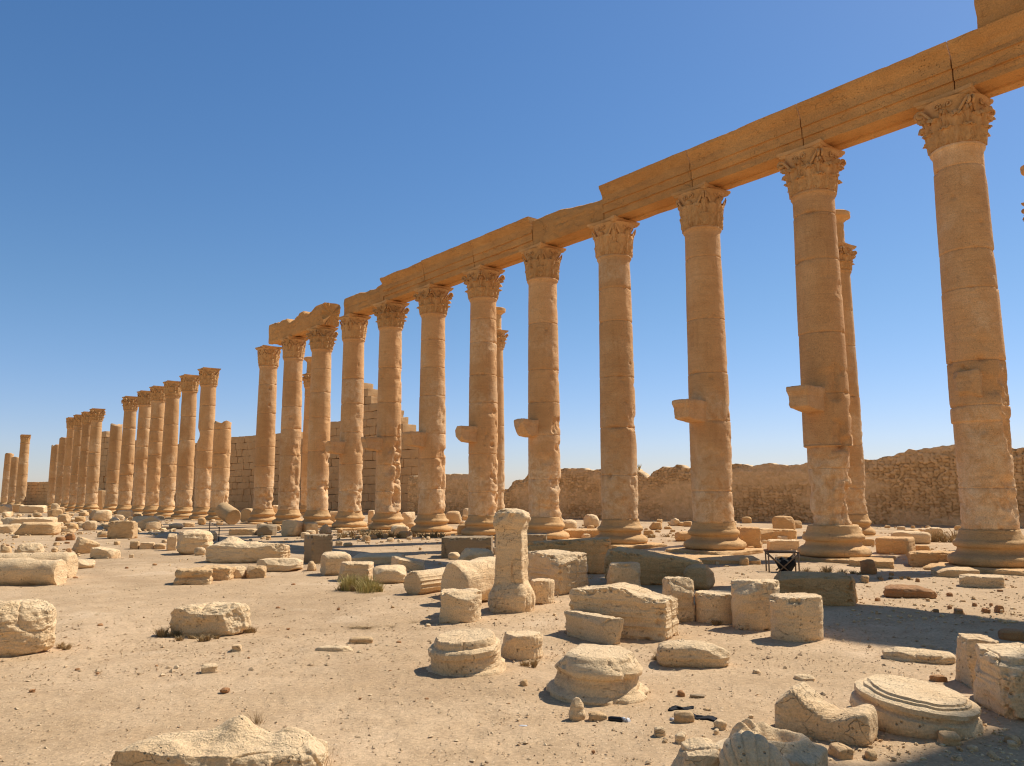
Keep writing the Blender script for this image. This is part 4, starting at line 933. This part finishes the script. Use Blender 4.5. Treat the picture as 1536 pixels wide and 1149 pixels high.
# ------------------------------------------------------------------ carved fragments at the lower right
def heightblock(px, py, wpx, Wd, hfun, label, seed, rot=0, name='carved_fragment', cat='carved stone', n=90, m=None, sink=.03, mask=None):
    """free shaped block: footprint u,v in -1..1, height given by hfun(u, v) in metres"""
    x, y, z = G(px, py); L = wpx*y/F; V, Fc = cube(n); q = V.copy(); q /= ((np.abs(q)**7).sum(1)**(1/7))[:, None]
    u, v = q[:, 0], q[:, 1]; h = hfun(u, v, L)
    X = np.stack([u*L/2, v*Wd/2, (q[:, 2]+1)/2*h], -1)
    if mask is not None: X = mask(X, q, L)
    nd = q/np.linalg.norm(q, axis=1)[:, None]
    X += nd*(.012*fbm(X*5+seed, 4, seed)+.005*fbm(X*22+seed, 2, seed+1))[:, None]
    uu = np.array([x, y]); uu /= np.linalg.norm(uu)
    o = link(name, X, Fc, m or M_fallen, sharp=55); o.location = (x+uu[0]*Wd/2, y+uu[1]*Wd/2, z-sink); o.rotation_euler = (0, 0, R(rot)-math.atan2(x, y))
    tag(o, label, cat); return o
def saddle(u, v, L):
    hb = .215 + .10*np.exp(-((u+.55)/.30)**2) - .05*np.exp(-((u-.25)/.32)**2) + .02*sstep(.5, 1, u)
    th = np.arctan2(v+1.4, u+.4); return hb + .007*np.cos(th*46)*sstep(-.9, -.4, u)*(1-sstep(.3, .6, u)) - .06*sstep(.3, -1, v)*0
heightblock(1240, 1110, 134, .36, saddle, 'shaded carved block with a rippled saddle-shaped top at the lower right', 611, rot=-14, m=M_fallen)
def scroll(u, v, L):
    r1 = np.hypot((u-.12)*1., (v-.15)*.8); h = .15 + .0*u
    ring = .055*np.exp(-((r1-.55)/.16)**2) - .05*np.exp(-(r1/.34)**2)
    knob = .055*np.exp(-(((u+.12)/.15)**2 + ((v-.55)/.22)**2))
    sp = .045*np.exp(-((np.hypot((u+.42), (v-.25))-.20)/.09)**2)
    return h+ring+knob+sp-.05*sstep(-.5, -1, u)
heightblock(1150, 1165, 162, .42, scroll, 'carved scroll fragment with a hollow eye, behind the fluted shell stone', 612, rot=-16)
def shell():
    x, y, z = G(1152, 1215); L = 118*y/F; n = 130; V, Fc = cube(n); q = V.copy(); q /= np.linalg.norm(q, axis=1)[:, None]
    th = np.arctan2(q[:, 0]+.15, q[:, 2]+.75); rr = 1-.06*(1-np.abs(np.sin(th*15))**.6)*sstep(-.1, .4, q[:, 2]+.2)
    X = q*rr[:, None]*np.array([L*.46, .17, .25]); X[:, 0] += .3*L*sstep(0, -1, q[:, 2])*.6; X[:, 0] += -.12*L*q[:, 2]
    X += q*(.006*fbm(X*9, 3, 4))[:, None]
    o = link('shell_stone', X, Fc, M_fallen, sharp=60); o.location = (x, y+.14, z+.085); o.rotation_euler = (0, 0, -.25)
    tag(o, 'ribbed shell-like carved stone cut by the lower edge at the right', 'carved stone')
shell()
S(1003, 1108, 1103, 1195, .30, 20, 'blob', 'angular_rock', 'angular pale rock cut by the lower edge, left of the ribbed shell stone', 'rock', M_fallen, p=3, chips=10, rough=.04, seed=621, deep=.3)
S(848, 884, 1043, 1082, .12, 20, 'blob', 'pointed_rock', 'small upright pointed rock leaning at the foot of the eroded base', 'rock', M_fallen, p=2.4, chips=7, taper=.45, seed=622)
S(880, 913, 1066, 1083, .10, 5, 'blob', 'small_rock', 'small pinkish rock between the pointed rock and the black bottle', 'rock', M_fallen2, p=3, chips=6, seed=623)
S(1010, 1042, 1064, 1086, .10, 5, 'blob', 'small_rock', 'small tan rock lying on the black rags', 'rock', M_fallen2, p=3, chips=6, seed=624)
S(1502, 1540, 942, 962, .2, 0, 'blob', 'rusty_rock', 'rusty rock perched on the cracked block at the right edge', 'rock', M_red, p=3, chips=6, seed=625, dz=.0)
S(301, 326, 995, 1010, .12, 10, 'box', 'small_rock', 'small squarish pale stone lying alone in the left foreground sand', 'rock', M_fallen, p=6, chips=5, seed=626)
S(345, 363, 966, 978, .12, 10, 'box', 'small_rock', 'small pale stone just below the rock with dry weeds', 'rock', M_fallen, p=5, chips=5, seed=627)
S(472, 530, 961, 979, .12, -12, 'blob', 'flat_rock', 'long thin whitish stone flat in the sand', 'rock', M_fallen, p=3, chips=4, H=.05, seed=628)
S(524, 560, 953, 965, .12, 4, 'blob', 'flat_rock', 'small brown flat stone at the right end of the long thin stone', 'rock', M_fallen2, p=3, chips=4, H=.06, seed=629)
S(1192, 1222, 1008, 1022, .15, 0, 'blob', 'flat_rock', 'whitish flat patch of stone behind the saddle-topped block', 'rock', M_fallen, p=3, H=.04, seed=630)
S(779, 792, 1018, 1030, .07, 0, 'blob', 'small_rock', 'small round tan stone right of the stepped moulded base', 'rock', M_fallen2, p=2.5, seed=631)
S(1015, 1028, 1034, 1046, .07, 0, 'blob', 'small_rock', 'small pinkish stone left of the flat black tile', 'rock', M_red, p=2.5, seed=632)
S(1129, 1141, 1003, 1011, .07, 0, 'blob', 'small_rock', 'small round whitish pebble right of the loaf-shaped rock', 'rock', M_fallen, p=2.3, seed=633)
S(1395, 1420, 1010, 1024, .12, 0, 'blob', 'rusty_rock', 'small reddish rock left of the narrow upright block', 'rock', M_red, p=3, seed=634)
S(1432, 1446, 912, 922, .2, 0, 'box', 'rusty_rock', 'small reddish stone on the shadow edge before the nearest column', 'rock', M_red, p=5, seed=635)
for px, py, w in ((1290, 1089, 13), (1310, 1092, 12), (1275, 1100, 14), (1395, 1095, 16), (1250, 1132, 16), (1520, 1120, 26), (1490, 1140, 18), (1440, 1130, 14)):
    S(px-w/2, px+w/2, py-w*.8, py, .05+w*.003, 20, 'blob', 'small_rock', 'small tan stone lying in the shadow at the lower right corner', 'rock', M_fallen2, p=2.6, group='small stones in the lower right shadow')
# brown stones dotted over the bare foreground
for px, py, w in ((48, 1040, 14), (146, 1012, 8), (337, 1040, 18), (113, 868, 9), (150, 940, 12), (433, 945, 8), (508, 915, 8), (417, 913, 8), (598, 965, 9), (585, 1008, 7), (373, 988, 6), (116, 1006, 9), (448, 1150, 8), (235, 1000, 7), (763, 1058, 8), (890, 1130, 9), (770, 1095, 7), (232, 848, 8), (190, 853, 8), (512, 880, 9), (440, 878, 8), (640, 1050, 8), (540, 1050, 8)):
    S(px-w/2, px+w/2, py-w*.6, py, w*.7*G(px, py)[1]/F, 20, 'blob', 'brown_pebble', H=w*.32*G(px, py)[1]/F, sink=.004, label='small brown stone lying loose on the bare sand of the left foreground', cat='stone', m=M_red, p=2.6, rough=.05, group='small brown stones on the bare sand')

# loose rubble between the middle ground blocks
rs = random.Random(12)
def scatter(n, area, wr, label, group, mats, name='loose_stone'):
    x0, x1, y0, y1 = area
    for i in range(n):
        py = y0+(y1-y0)*rs.random()**1.3; px = rs.uniform(x0, x1)
        X, Y, Z = G(px, py)
        p = X*RN[0]+Y*RN[1]
        sz = rs.uniform(*wr)*(.6+.8*rs.random()**2)
        d = sz*F/Y
        S(px-d/2, px+d/2, py-d*.6, py, sz*rs.uniform(.6, 1), rs.uniform(-30, 30), 'blob', name, label, 'stone', rs.choice(mats), p=rs.choice((2.6, 4, 6)), chips=5, H=sz*rs.uniform(.3, .7), group=group, seed=1000+rs.randint(0, 8000), sink=.02)
scatter(60, (-5, 250, 768, 800), (.3, .9), 'loose pale rubble stone in the field of debris at the far left', 'rubble stones at the far left', (M_fallen, M_fallen2, M_fallen))
scatter(20, (0, 110, 800, 834), (.12, .3), 'loose brown stone in the low line of debris at the left', 'debris stones at the left', (M_fallen2, M_red))
scatter(45, (640, 1100, 775, 800), (.2, .55), 'loose stone on the ground between the colonnade and the rubble wall', 'stones before the rubble wall', (M_fallen, M_colbase, M_fallen2))
scatter(25, (1110, 1440, 790, 835), (.15, .4), 'loose stone on the ground behind the two nearest columns', 'stones behind the nearest columns', (M_fallen, M_colbase))
scatter(34, (1290, 1536, 845, 935), (.05, .16), 'small reddish stone on the ground before the nearest column', 'reddish stones before the nearest column', (M_red, M_fallen2))
scatter(42, (380, 720, 785, 812), (.12, .4), 'loose stone along the foot of the long colonnade', 'stones along the colonnade foot', (M_fallen, M_colbase, M_fallen2))
scatter(14, (560, 1000, 890, 960), (.04, .11), 'small stone between the fallen drums and blocks in mid picture', 'small stones among the fallen drums', (M_fallen, M_fallen2))
scatter(16, (1180, 1536, 1060, 1149), (.02, .06), 'tiny stone on the shaded ground of the lower right corner', 'tiny stones of the lower right corner', (M_fallen2, M_mod))

scatter(28, (160, 640, 800, 850), (.12, .42), 'loose stone between the low blocks of the left middle ground', 'stones of the left middle ground', (M_fallen, M_fallen2))
scatter(22, (700, 1130, 800, 850), (.12, .35), 'loose stone at the foot of the columns in the right middle ground', 'stones of the right middle ground', (M_fallen, M_colbase))

# fine gravel: nobody could count it
def gravel(n, seed):
    r = np.random.RandomState(seed); base = np.array([(1, 0, 0), (-1, 0, 0), (0, 1, 0), (0, -1, 0), (0, 0, 1), (0, 0, -1)], float)
    ff = np.array([(0, 2, 4), (2, 1, 4), (1, 3, 4), (3, 0, 4), (2, 0, 5), (1, 2, 5), (3, 1, 5), (0, 3, 5)])
    d = 3.4*(12/3.4)**(r.uniform(0, 1, n)**.8)*1.0; d[n//2:] = 8*(30/8)**r.uniform(0, 1, n-n//2)
    a = r.uniform(-.62, .62, n); x = d*np.sin(a); y = d*np.cos(a)
    s = r.uniform(.0022, .007, n)*(1+2.5*r.uniform(0, 1, n)**9); s[n//2:] *= 1.5
    z = gz(x, y); rot = r.uniform(0, 2*PI, n); ca, sa = np.cos(rot), np.sin(rot)
    B = base[None]*r.uniform(.6, 1.3, (n, 6, 1)) + r.normal(0, .15, (n, 6, 3)); B[..., 2] *= .55
    X = B[..., 0]*ca[:, None]-B[..., 1]*sa[:, None]; Y = B[..., 0]*sa[:, None]+B[..., 1]*ca[:, None]
    V = np.stack([X*s[:, None]+x[:, None], Y*s[:, None]+y[:, None], B[..., 2]*s[:, None]+z[:, None]+.006], -1).reshape(-1, 3)
    Fc = (ff[None]+6*np.arange(n)[:, None, None]).reshape(-1, 3)
    return V, Fc
gm = grass_mat('gravel_grains', (.66, .49, .30), (.38, .25, .14))
V, Fc = gravel(30000, 5); o = link('gravel', V, Fc, gm, smooth=False); tag(o, 'fine gravel strewn over the sandy ground', 'gravel', kind='stuff')

scatter(40, (-5, 330, 767, 800), (.4, 1.1), 'medium broken block in the dense rubble at the far left', 'broken blocks at the far left', (M_fallen, M_fallen2, M_colbase), 'broken_block')
scatter(44, (380, 760, 784, 808), (.3, .8), 'medium broken block lying against the column bases left of centre', 'broken blocks along the left column bases', (M_fallen, M_colbase, M_fallen2), 'broken_block')
scatter(30, (760, 1440, 782, 812), (.3, .9), 'medium broken block lying behind the near columns', 'broken blocks behind the near columns', (M_colbase, M_fallen), 'broken_block')
scatter(16, (1210, 1520, 1080, 1145), (.06, .14), 'fist-sized broken stone in the shaded lower right corner', 'fist-sized stones at the lower right', (M_fallen, M_fallen2), 'broken_stone')
scatter(10, (985, 1130, 1060, 1120), (.05, .10), 'fist-sized broken stone beside the angular rock and the rags', 'fist-sized stones beside the rags', (M_fallen, M_fallen2), 'broken_stone')
def rubble_chips():
    r = np.random.RandomState(9); c = []
    for (x0, x1, y0, y1, n, s0, s1) in ((-5, 260, 764, 803, 700, .05, .28), (380, 1110, 772, 815, 800, .04, .16), (1110, 1536, 788, 840, 300, .03, .12), (0, 120, 800, 835, 160, .03, .12), (700, 1130, 800, 870, 260, .03, .09), (160, 700, 800, 850, 120, .03, .08), (1280, 1536, 850, 935, 380, .015, .055), (1180, 1536, 1060, 1149, 420, .008, .03)):
        for k in range(n):
            X, Y, Z = G(r.uniform(x0, x1), y0+(y1-y0)*r.uniform(0, 1)); u = r.uniform(0, 1)**2.2; c.append((X, Y, Z, s0+(s1-s0)*u))
    c = np.array(c); n = len(c); V0, F0 = cube(2); q = V0/((np.abs(V0)**4).sum(1)**.25)[:, None]; m = len(q)
    B = q[None]*(c[:, 3]/2)[:, None, None]*r.uniform(.6, 1.3, (n, 1, 3))*np.array([1, 1, .6])+r.normal(0, .09, (n, m, 3))*c[:, 3][:, None, None]
    a = r.uniform(0, 2*PI, n); ca, sa = np.cos(a)[:, None], np.sin(a)[:, None]
    V = np.stack([B[..., 0]*ca-B[..., 1]*sa+c[:, 0:1], B[..., 0]*sa+B[..., 1]*ca+c[:, 1:2], B[..., 2]+c[:, 2:3]+c[:, 3:4]*.12], -1).reshape(-1, 3)
    o = link('rubble_chips', V, (F0[None]+m*np.arange(n)[:, None, None]).reshape(-1, 4), grass_mat('rubble_grains', (.80, .60, .35), (.52, .33, .165)), smooth=False); tag(o, 'small broken chips of limestone strewn along the ruins', 'rubble', kind='stuff')
rubble_chips()

# ------------------------------------------------------------------ dry plants
def tuft(px, py, w, h, n, mat, label, seed, name='dry_weed', lean=.6, thick=.0022, group=None, flat=False):
    x, y, z = G(px, py); s = y/F; w *= s/2; h *= s; r = np.random.RandomState(seed); mb = MB()
    nc = max(2, int(w/.07)); cl = []
    for i in range(nc):
        a = r.uniform(0, 2*PI); q = math.sqrt(r.uniform(0, 1)); cl.append((q*w*.8*math.cos(a), q*w*.45*math.sin(a), r.uniform(.35, 1)*(1-.4*q*q), r.uniform(.03, .08)*max(1, h/.12)))
    for i in range(n):
        cx, cy, ch, cr = cl[r.randint(nc)]; a = r.uniform(0, 2*PI); q = r.uniform(0, 1); bx, by = cx+cr*.6*q*math.cos(a), cy+cr*.6*q*math.sin(a)
        hh = h*ch*r.uniform(.3, 1.1); b = r.uniform(0, 2*PI); ln = (lean*1.6)*hh*r.uniform(.1, 1.2)
        da = a if r.random_sample() < .6 else b
        if flat: hh *= .35; ln *= 3
        p0 = np.array([bx, by, -.01]); p1 = p0+np.array([math.cos(da)*ln*.35, math.sin(da)*ln*.35, hh*.6]); p2 = p0+np.array([math.cos(da)*ln, math.sin(da)*ln, hh])
        t = thick*r.uniform(.7, 1.5)*max(1, y/6); c = r.uniform(0, PI); sx = np.array([math.cos(c)*t, math.sin(c)*t, 0])
        mb.add([p0-sx, p0+sx, p1+sx*.8, p1-sx*.8, p2], [(0, 1, 2, 3), (3, 2, 4)])
        if r.random_sample() < .5:
            k = p1+(p2-p1)*.3; e = k+np.array([r.uniform(-.3, .3)*hh, r.uniform(-.3, .3)*hh, r.uniform(.1, .35)*hh]); mb.add([k-sx*.6, k+sx*.6, e], [(0, 1, 2)])
    o = mb.build(name, mat, smooth=False); o.location = (x, y, z); tag(o, label, 'plant', group)
    if name == 'dry_grass': o['kind'] = 'stuff'
    return o
tuft(545, 886, 84, 52, 2200, M_green, 'green-brown grassy bush in front of the notched block', 1, 'grass_bush', .42, .0013)
tuft(520, 886, 60, 16, 260, M_straw, 'dry brown weed at the left foot of the green bush', 2)
tuft(562, 940, 90, 18, 700, M_straw, 'flat dry brown weed patch in front of the squat rough drum', 3, flat=True, thick=.0016)
tuft(625, 934, 50, 10, 200, M_straw, 'small dry weed right of the flat brown patch', 4, flat=True, thick=.0015)
tuft(262, 955, 60, 26, 420, M_straw, 'dry brown weed at the left foot of the lone rock', 5)
tuft(298, 960, 90, 14, 420, M_straw, 'low dry weed in front of the lone rock', 6)
tuft(352, 950, 70, 22, 320, M_straw, 'dry brown weed at the right foot of the lone rock', 7)
tuft(90, 972, 50, 16, 260, M_pale, 'pale dry weed right of the boulder at the left edge', 8)
tuft(380, 1085, 30, 34, 60, M_straw, 'thin red-brown weed stems behind the broad broken slab', 9, thick=.0011)
tuft(478, 1150, 44, 52, 90, M_pale, 'thin straw stems at the right end of the broad broken slab', 10, thick=.0011)
tuft(992, 990, 26, 26, 260, M_straw, 'dry dark weed at the left end of the loaf-shaped rock', 11, thick=.0016)
tuft(775, 1000, 64, 24, 380, M_pale, 'pale dry grass between the stepped base and the ribbed drum', 12, thick=.0014)
tuft(1345, 1062, 44, 44, 380, M_straw, 'brown weed between the toppled base and the narrow upright block', 13, thick=.0014)
tuft(1368, 1090, 80, 26, 400, M_pale, 'straw grass at the right foot of the toppled moulded base', 14, thick=.0014)
tuft(1372, 1082, 50, 18, 120, M_pale, 'sparse straw right of the small angular rock', 15, thick=.0013)
tuft(1078, 938, 44, 12, 200, M_straw, 'dry weed at the foot of the leftmost standing drum', 16)
tuft(1172, 945, 22, 36, 40, M_straw, 'thin twig weed against the rightmost standing drum', 17)
tuft(1410, 812, 100, 22, 700, M_pale, 'straw grass by the rubble wall left of the nearest column', 18, thick=.003, name='dry_grass')
tuft(1250, 862, 120, 18, 800, M_straw, 'orange-brown grass in front of the second column base', 19, thick=.002, name='dry_grass')
tuft(1340, 868, 70, 10, 400, M_straw, 'low brown grass right of the reddish pointed rock', 20, thick=.002, name='dry_grass')
tuft(555, 806, 150, 18, 800, M_straw, 'brown grass along the foot of the gouged column', 21, thick=.003, name='dry_grass')
tuft(640, 806, 70, 14, 400, M_straw, 'brown grass under the column by the dark plinth', 22, thick=.003, name='dry_grass')
tuft(862, 886, 30, 20, 160, M_straw, 'reddish weed at the right foot of the large squared block', 23, thick=.002)
tuft(955, 806, 120, 10, 300, M_pale, 'low straw grass behind the column without bracket', 24, thick=.003, name='dry_grass')
tuft(1180, 1128, 60, 14, 150, M_pale, 'sparse dry grass below the saddle-topped block', 25, thick=.0012)
def wall_weed():
    d = wall_line([(959, 704)], WA, WB)[0]; A = np.array(WA); B = np.array(WB); p = A+(B-A)*d[0]; mb = MB(); r = np.random.RandomState(3)
    for i in range(120):
        a = r.uniform(0, 2*PI); hh = r.uniform(.15, .5); e = np.array([math.cos(a)*hh*.4, math.sin(a)*hh*.4, hh]); sx = np.array([.012, .006, 0]); mb.add([-sx, sx, e], [(0, 1, 2)])
    o = mb.build('wall_weed', M_green, smooth=False); o.location = (p[0], p[1], d[1]-.1); tag(o, 'small dark weed growing on top of the long rubble wall', 'plant')
wall_weed()

# ------------------------------------------------------------------ folding stool with a black cloth seat sagging between its legs
def folding_stool():
    x, y, z = G(1174, 858); s = y/F; w = 42*s; h = .40; d = .36; root = empty('folding_stool', (x, y, z), -.15)
    tag(root, 'small folding stool frame with sagging black cloth before the second column', 'stool')
    def bar(a, c, r=.012, nm='bar', m=M_metal):
        mb = MB(); P = np.linspace(a, c, 4); mb.add(*tube(P, r, 8)); return mb.build(nm, m, root)
    for sx in (-1, 1):
        for sy in (-1, 1): bar((sx*w/2, sy*d/2, -.02), (sx*w/2, sy*d/2, h), .016, 'leg', M_wood)
    for sy in (-1, 1):
        bar((-w/2-.02, sy*d/2, h), (w/2+.02, sy*d/2, h), .016, 'top_rail', M_metal)
        bar((-w/2, sy*d/2-.014*sy, h-.03), (w/2*.35, sy*d/2-.014*sy, .02), .014, 'cross_brace', M_wood)
        bar((w/2, sy*d/2-.03*sy, h-.03), (-w/2*.35, sy*d/2-.03*sy, .02), .014, 'cross_brace', M_wood)
    for sx in (-1, 1): bar((sx*w/2, -d/2, h-.02), (sx*w/2, d/2, h-.02), .012, 'side_rail', M_metal)
    n = 22; u, v = np.meshgrid(np.linspace(-1, 1, n), np.linspace(-1, 1, n), indexing='ij')
    zz = .27 - .20*(1-u**2)*(1-v**2)*.9 + .02*np.sin(7*u+3*v)
    A = np.stack([u*w*.30+.06, v*d*.40, zz], -1); B = A.copy(); B[..., 2] -= .16*(1-.3*u**2)
    V = np.concatenate([A.reshape(-1, 3), B.reshape(-1, 3)]); g = gridf(n, n); Fc = [tuple(f) for f in g]+[tuple(f[::-1]+n*n) for f in g]
    bd = [i*n for i in range(n)]+[(n-1)*n+j for j in range(1, n)]+[i*n+n-1 for i in range(n-2, -1, -1)]+[j for j in range(n-2, 0, -1)]
    Fc += [(b, a, a+n*n, b+n*n) for a, b in zip(bd, bd[1:]+bd[:1])]
    link('cloth_seat', V, Fc, M_black, root)
folding_stool()

# ------------------------------------------------------------------ litter
def bottle():
    x, y, z = G(928, 1084); root = empty('bottle', (x, y+.02, z), -.35)
    tag(root, 'black plastic bottle with a crumpled white end, right of the pointed rock', 'bottle')
    a = np.linspace(0, 1, 14); P = np.stack([-.07+.10*a, .0*a, .016+0*a], -1); rr = .019*(1-.25*np.exp(-((a-.0)/.12)**2)); mb = MB(); mb.add(*tube(P, rr, 14)); mb.build('body', M_plastic, root)
    P = np.stack([.03+.045*a, .004*np.sin(9*a), .015+.003*np.sin(14*a)], -1); rr = .014+.006*np.sin(a*9); mb = MB(); mb.add(*tube(P, rr, 9)); mb.build('wrapper', M_white, root)
bottle()
def rag(px, py, wpx, hpx, label, seed, mat=M_black, name='rag'):
    x, y, z = G(px, py); s = y/F; n = 26; u, v = np.meshgrid(np.linspace(-1, 1, n), np.linspace(-1, 1, n), indexing='ij'); w = wpx*s/2; d = w*.38
    P = np.stack([u*2+seed, v*2, u*0], -1); top = .012+.016*np.abs(fbm(P, 4, seed)); 
    sh = 1+.45*fbm(np.stack([u, v, u*0], -1)*2.2+seed, 3, seed+3)
    A = np.stack([u*w*sh, v*d*sh+.02*np.sin(u*5+seed), top*(1-.6*np.maximum(u*u, v*v))], -1); B = A.copy(); B[..., 2] = -.01
    V = np.concatenate([A.reshape(-1, 3), B.reshape(-1, 3)]); g = gridf(n, n); Fc = [tuple(f) for f in g]+[tuple(f[::-1]+n*n) for f in g]
    bd = [i*n for i in range(n)]+[(n-1)*n+j for j in range(1, n)]+[i*n+n-1 for i in range(n-2, -1, -1)]+[j for j in range(n-2, 0, -1)]
    Fc += [(b, a, a+n*n, b+n*n) for a, b in zip(bd, bd[1:]+bd[:1])]
    o = link(name, V, Fc, mat); o.location = (x, y+d, z+.004); tag(o, label, 'litter'); return o
rag(1022, 1066, 34, 10, 'black rag lying left of the small tan rock near the scroll fragment', 3)
rag(1052, 1080, 44, 12, 'crumpled black rag right of the small tan rock, near the scroll fragment', 5).rotation_euler = (0, 0, -.5)
rag(1014, 1080, 14, 10, 'scrap of white plastic beside the black rags', 8, M_white, 'plastic_scrap')
S(1034, 1058, 1034, 1048, .06, -12, 'box', 'flat_tile', 'flat dark grey tile lying on the sand behind the black rags', 'tile', M_mod, p=12, chips=1, H=.022, seed=640)
S(776, 793, 1086, 1091, .035, -8, 'box', 'white_chip', 'flat white chip on the sand in the foreground centre', 'chip', M_white, p=6, H=.008, seed=641)

# ------------------------------------------------------------------ rope barrier near the left columns
def barrier():
    pts = [(314, 799), (328, 812)]
    root = empty('rope_barrier', G(322, 806)); tag(root, 'low rusty wire barrier with two thin posts right of the rounded block', 'barrier')
    c = np.array(G(322, 806)); tops = []
    for px, py in pts:
        p = np.array(G(px, py))-c; mb = MB(); mb.add(*tube(np.linspace(p, p+np.array([0, 0, .5]), 4), .018, 8)); mb.build('post', M_metal, root); tops.append(p+np.array([0, 0, .46]))
    mb = MB(); mb.add(*tube(np.linspace(tops[0], tops[1], 6), .008, 6)); mb.build('wire', M_metal, root)
barrier()
print('objects', len(bpy.data.objects), 'verts', sum(len(m.vertices) for m in bpy.data.meshes))
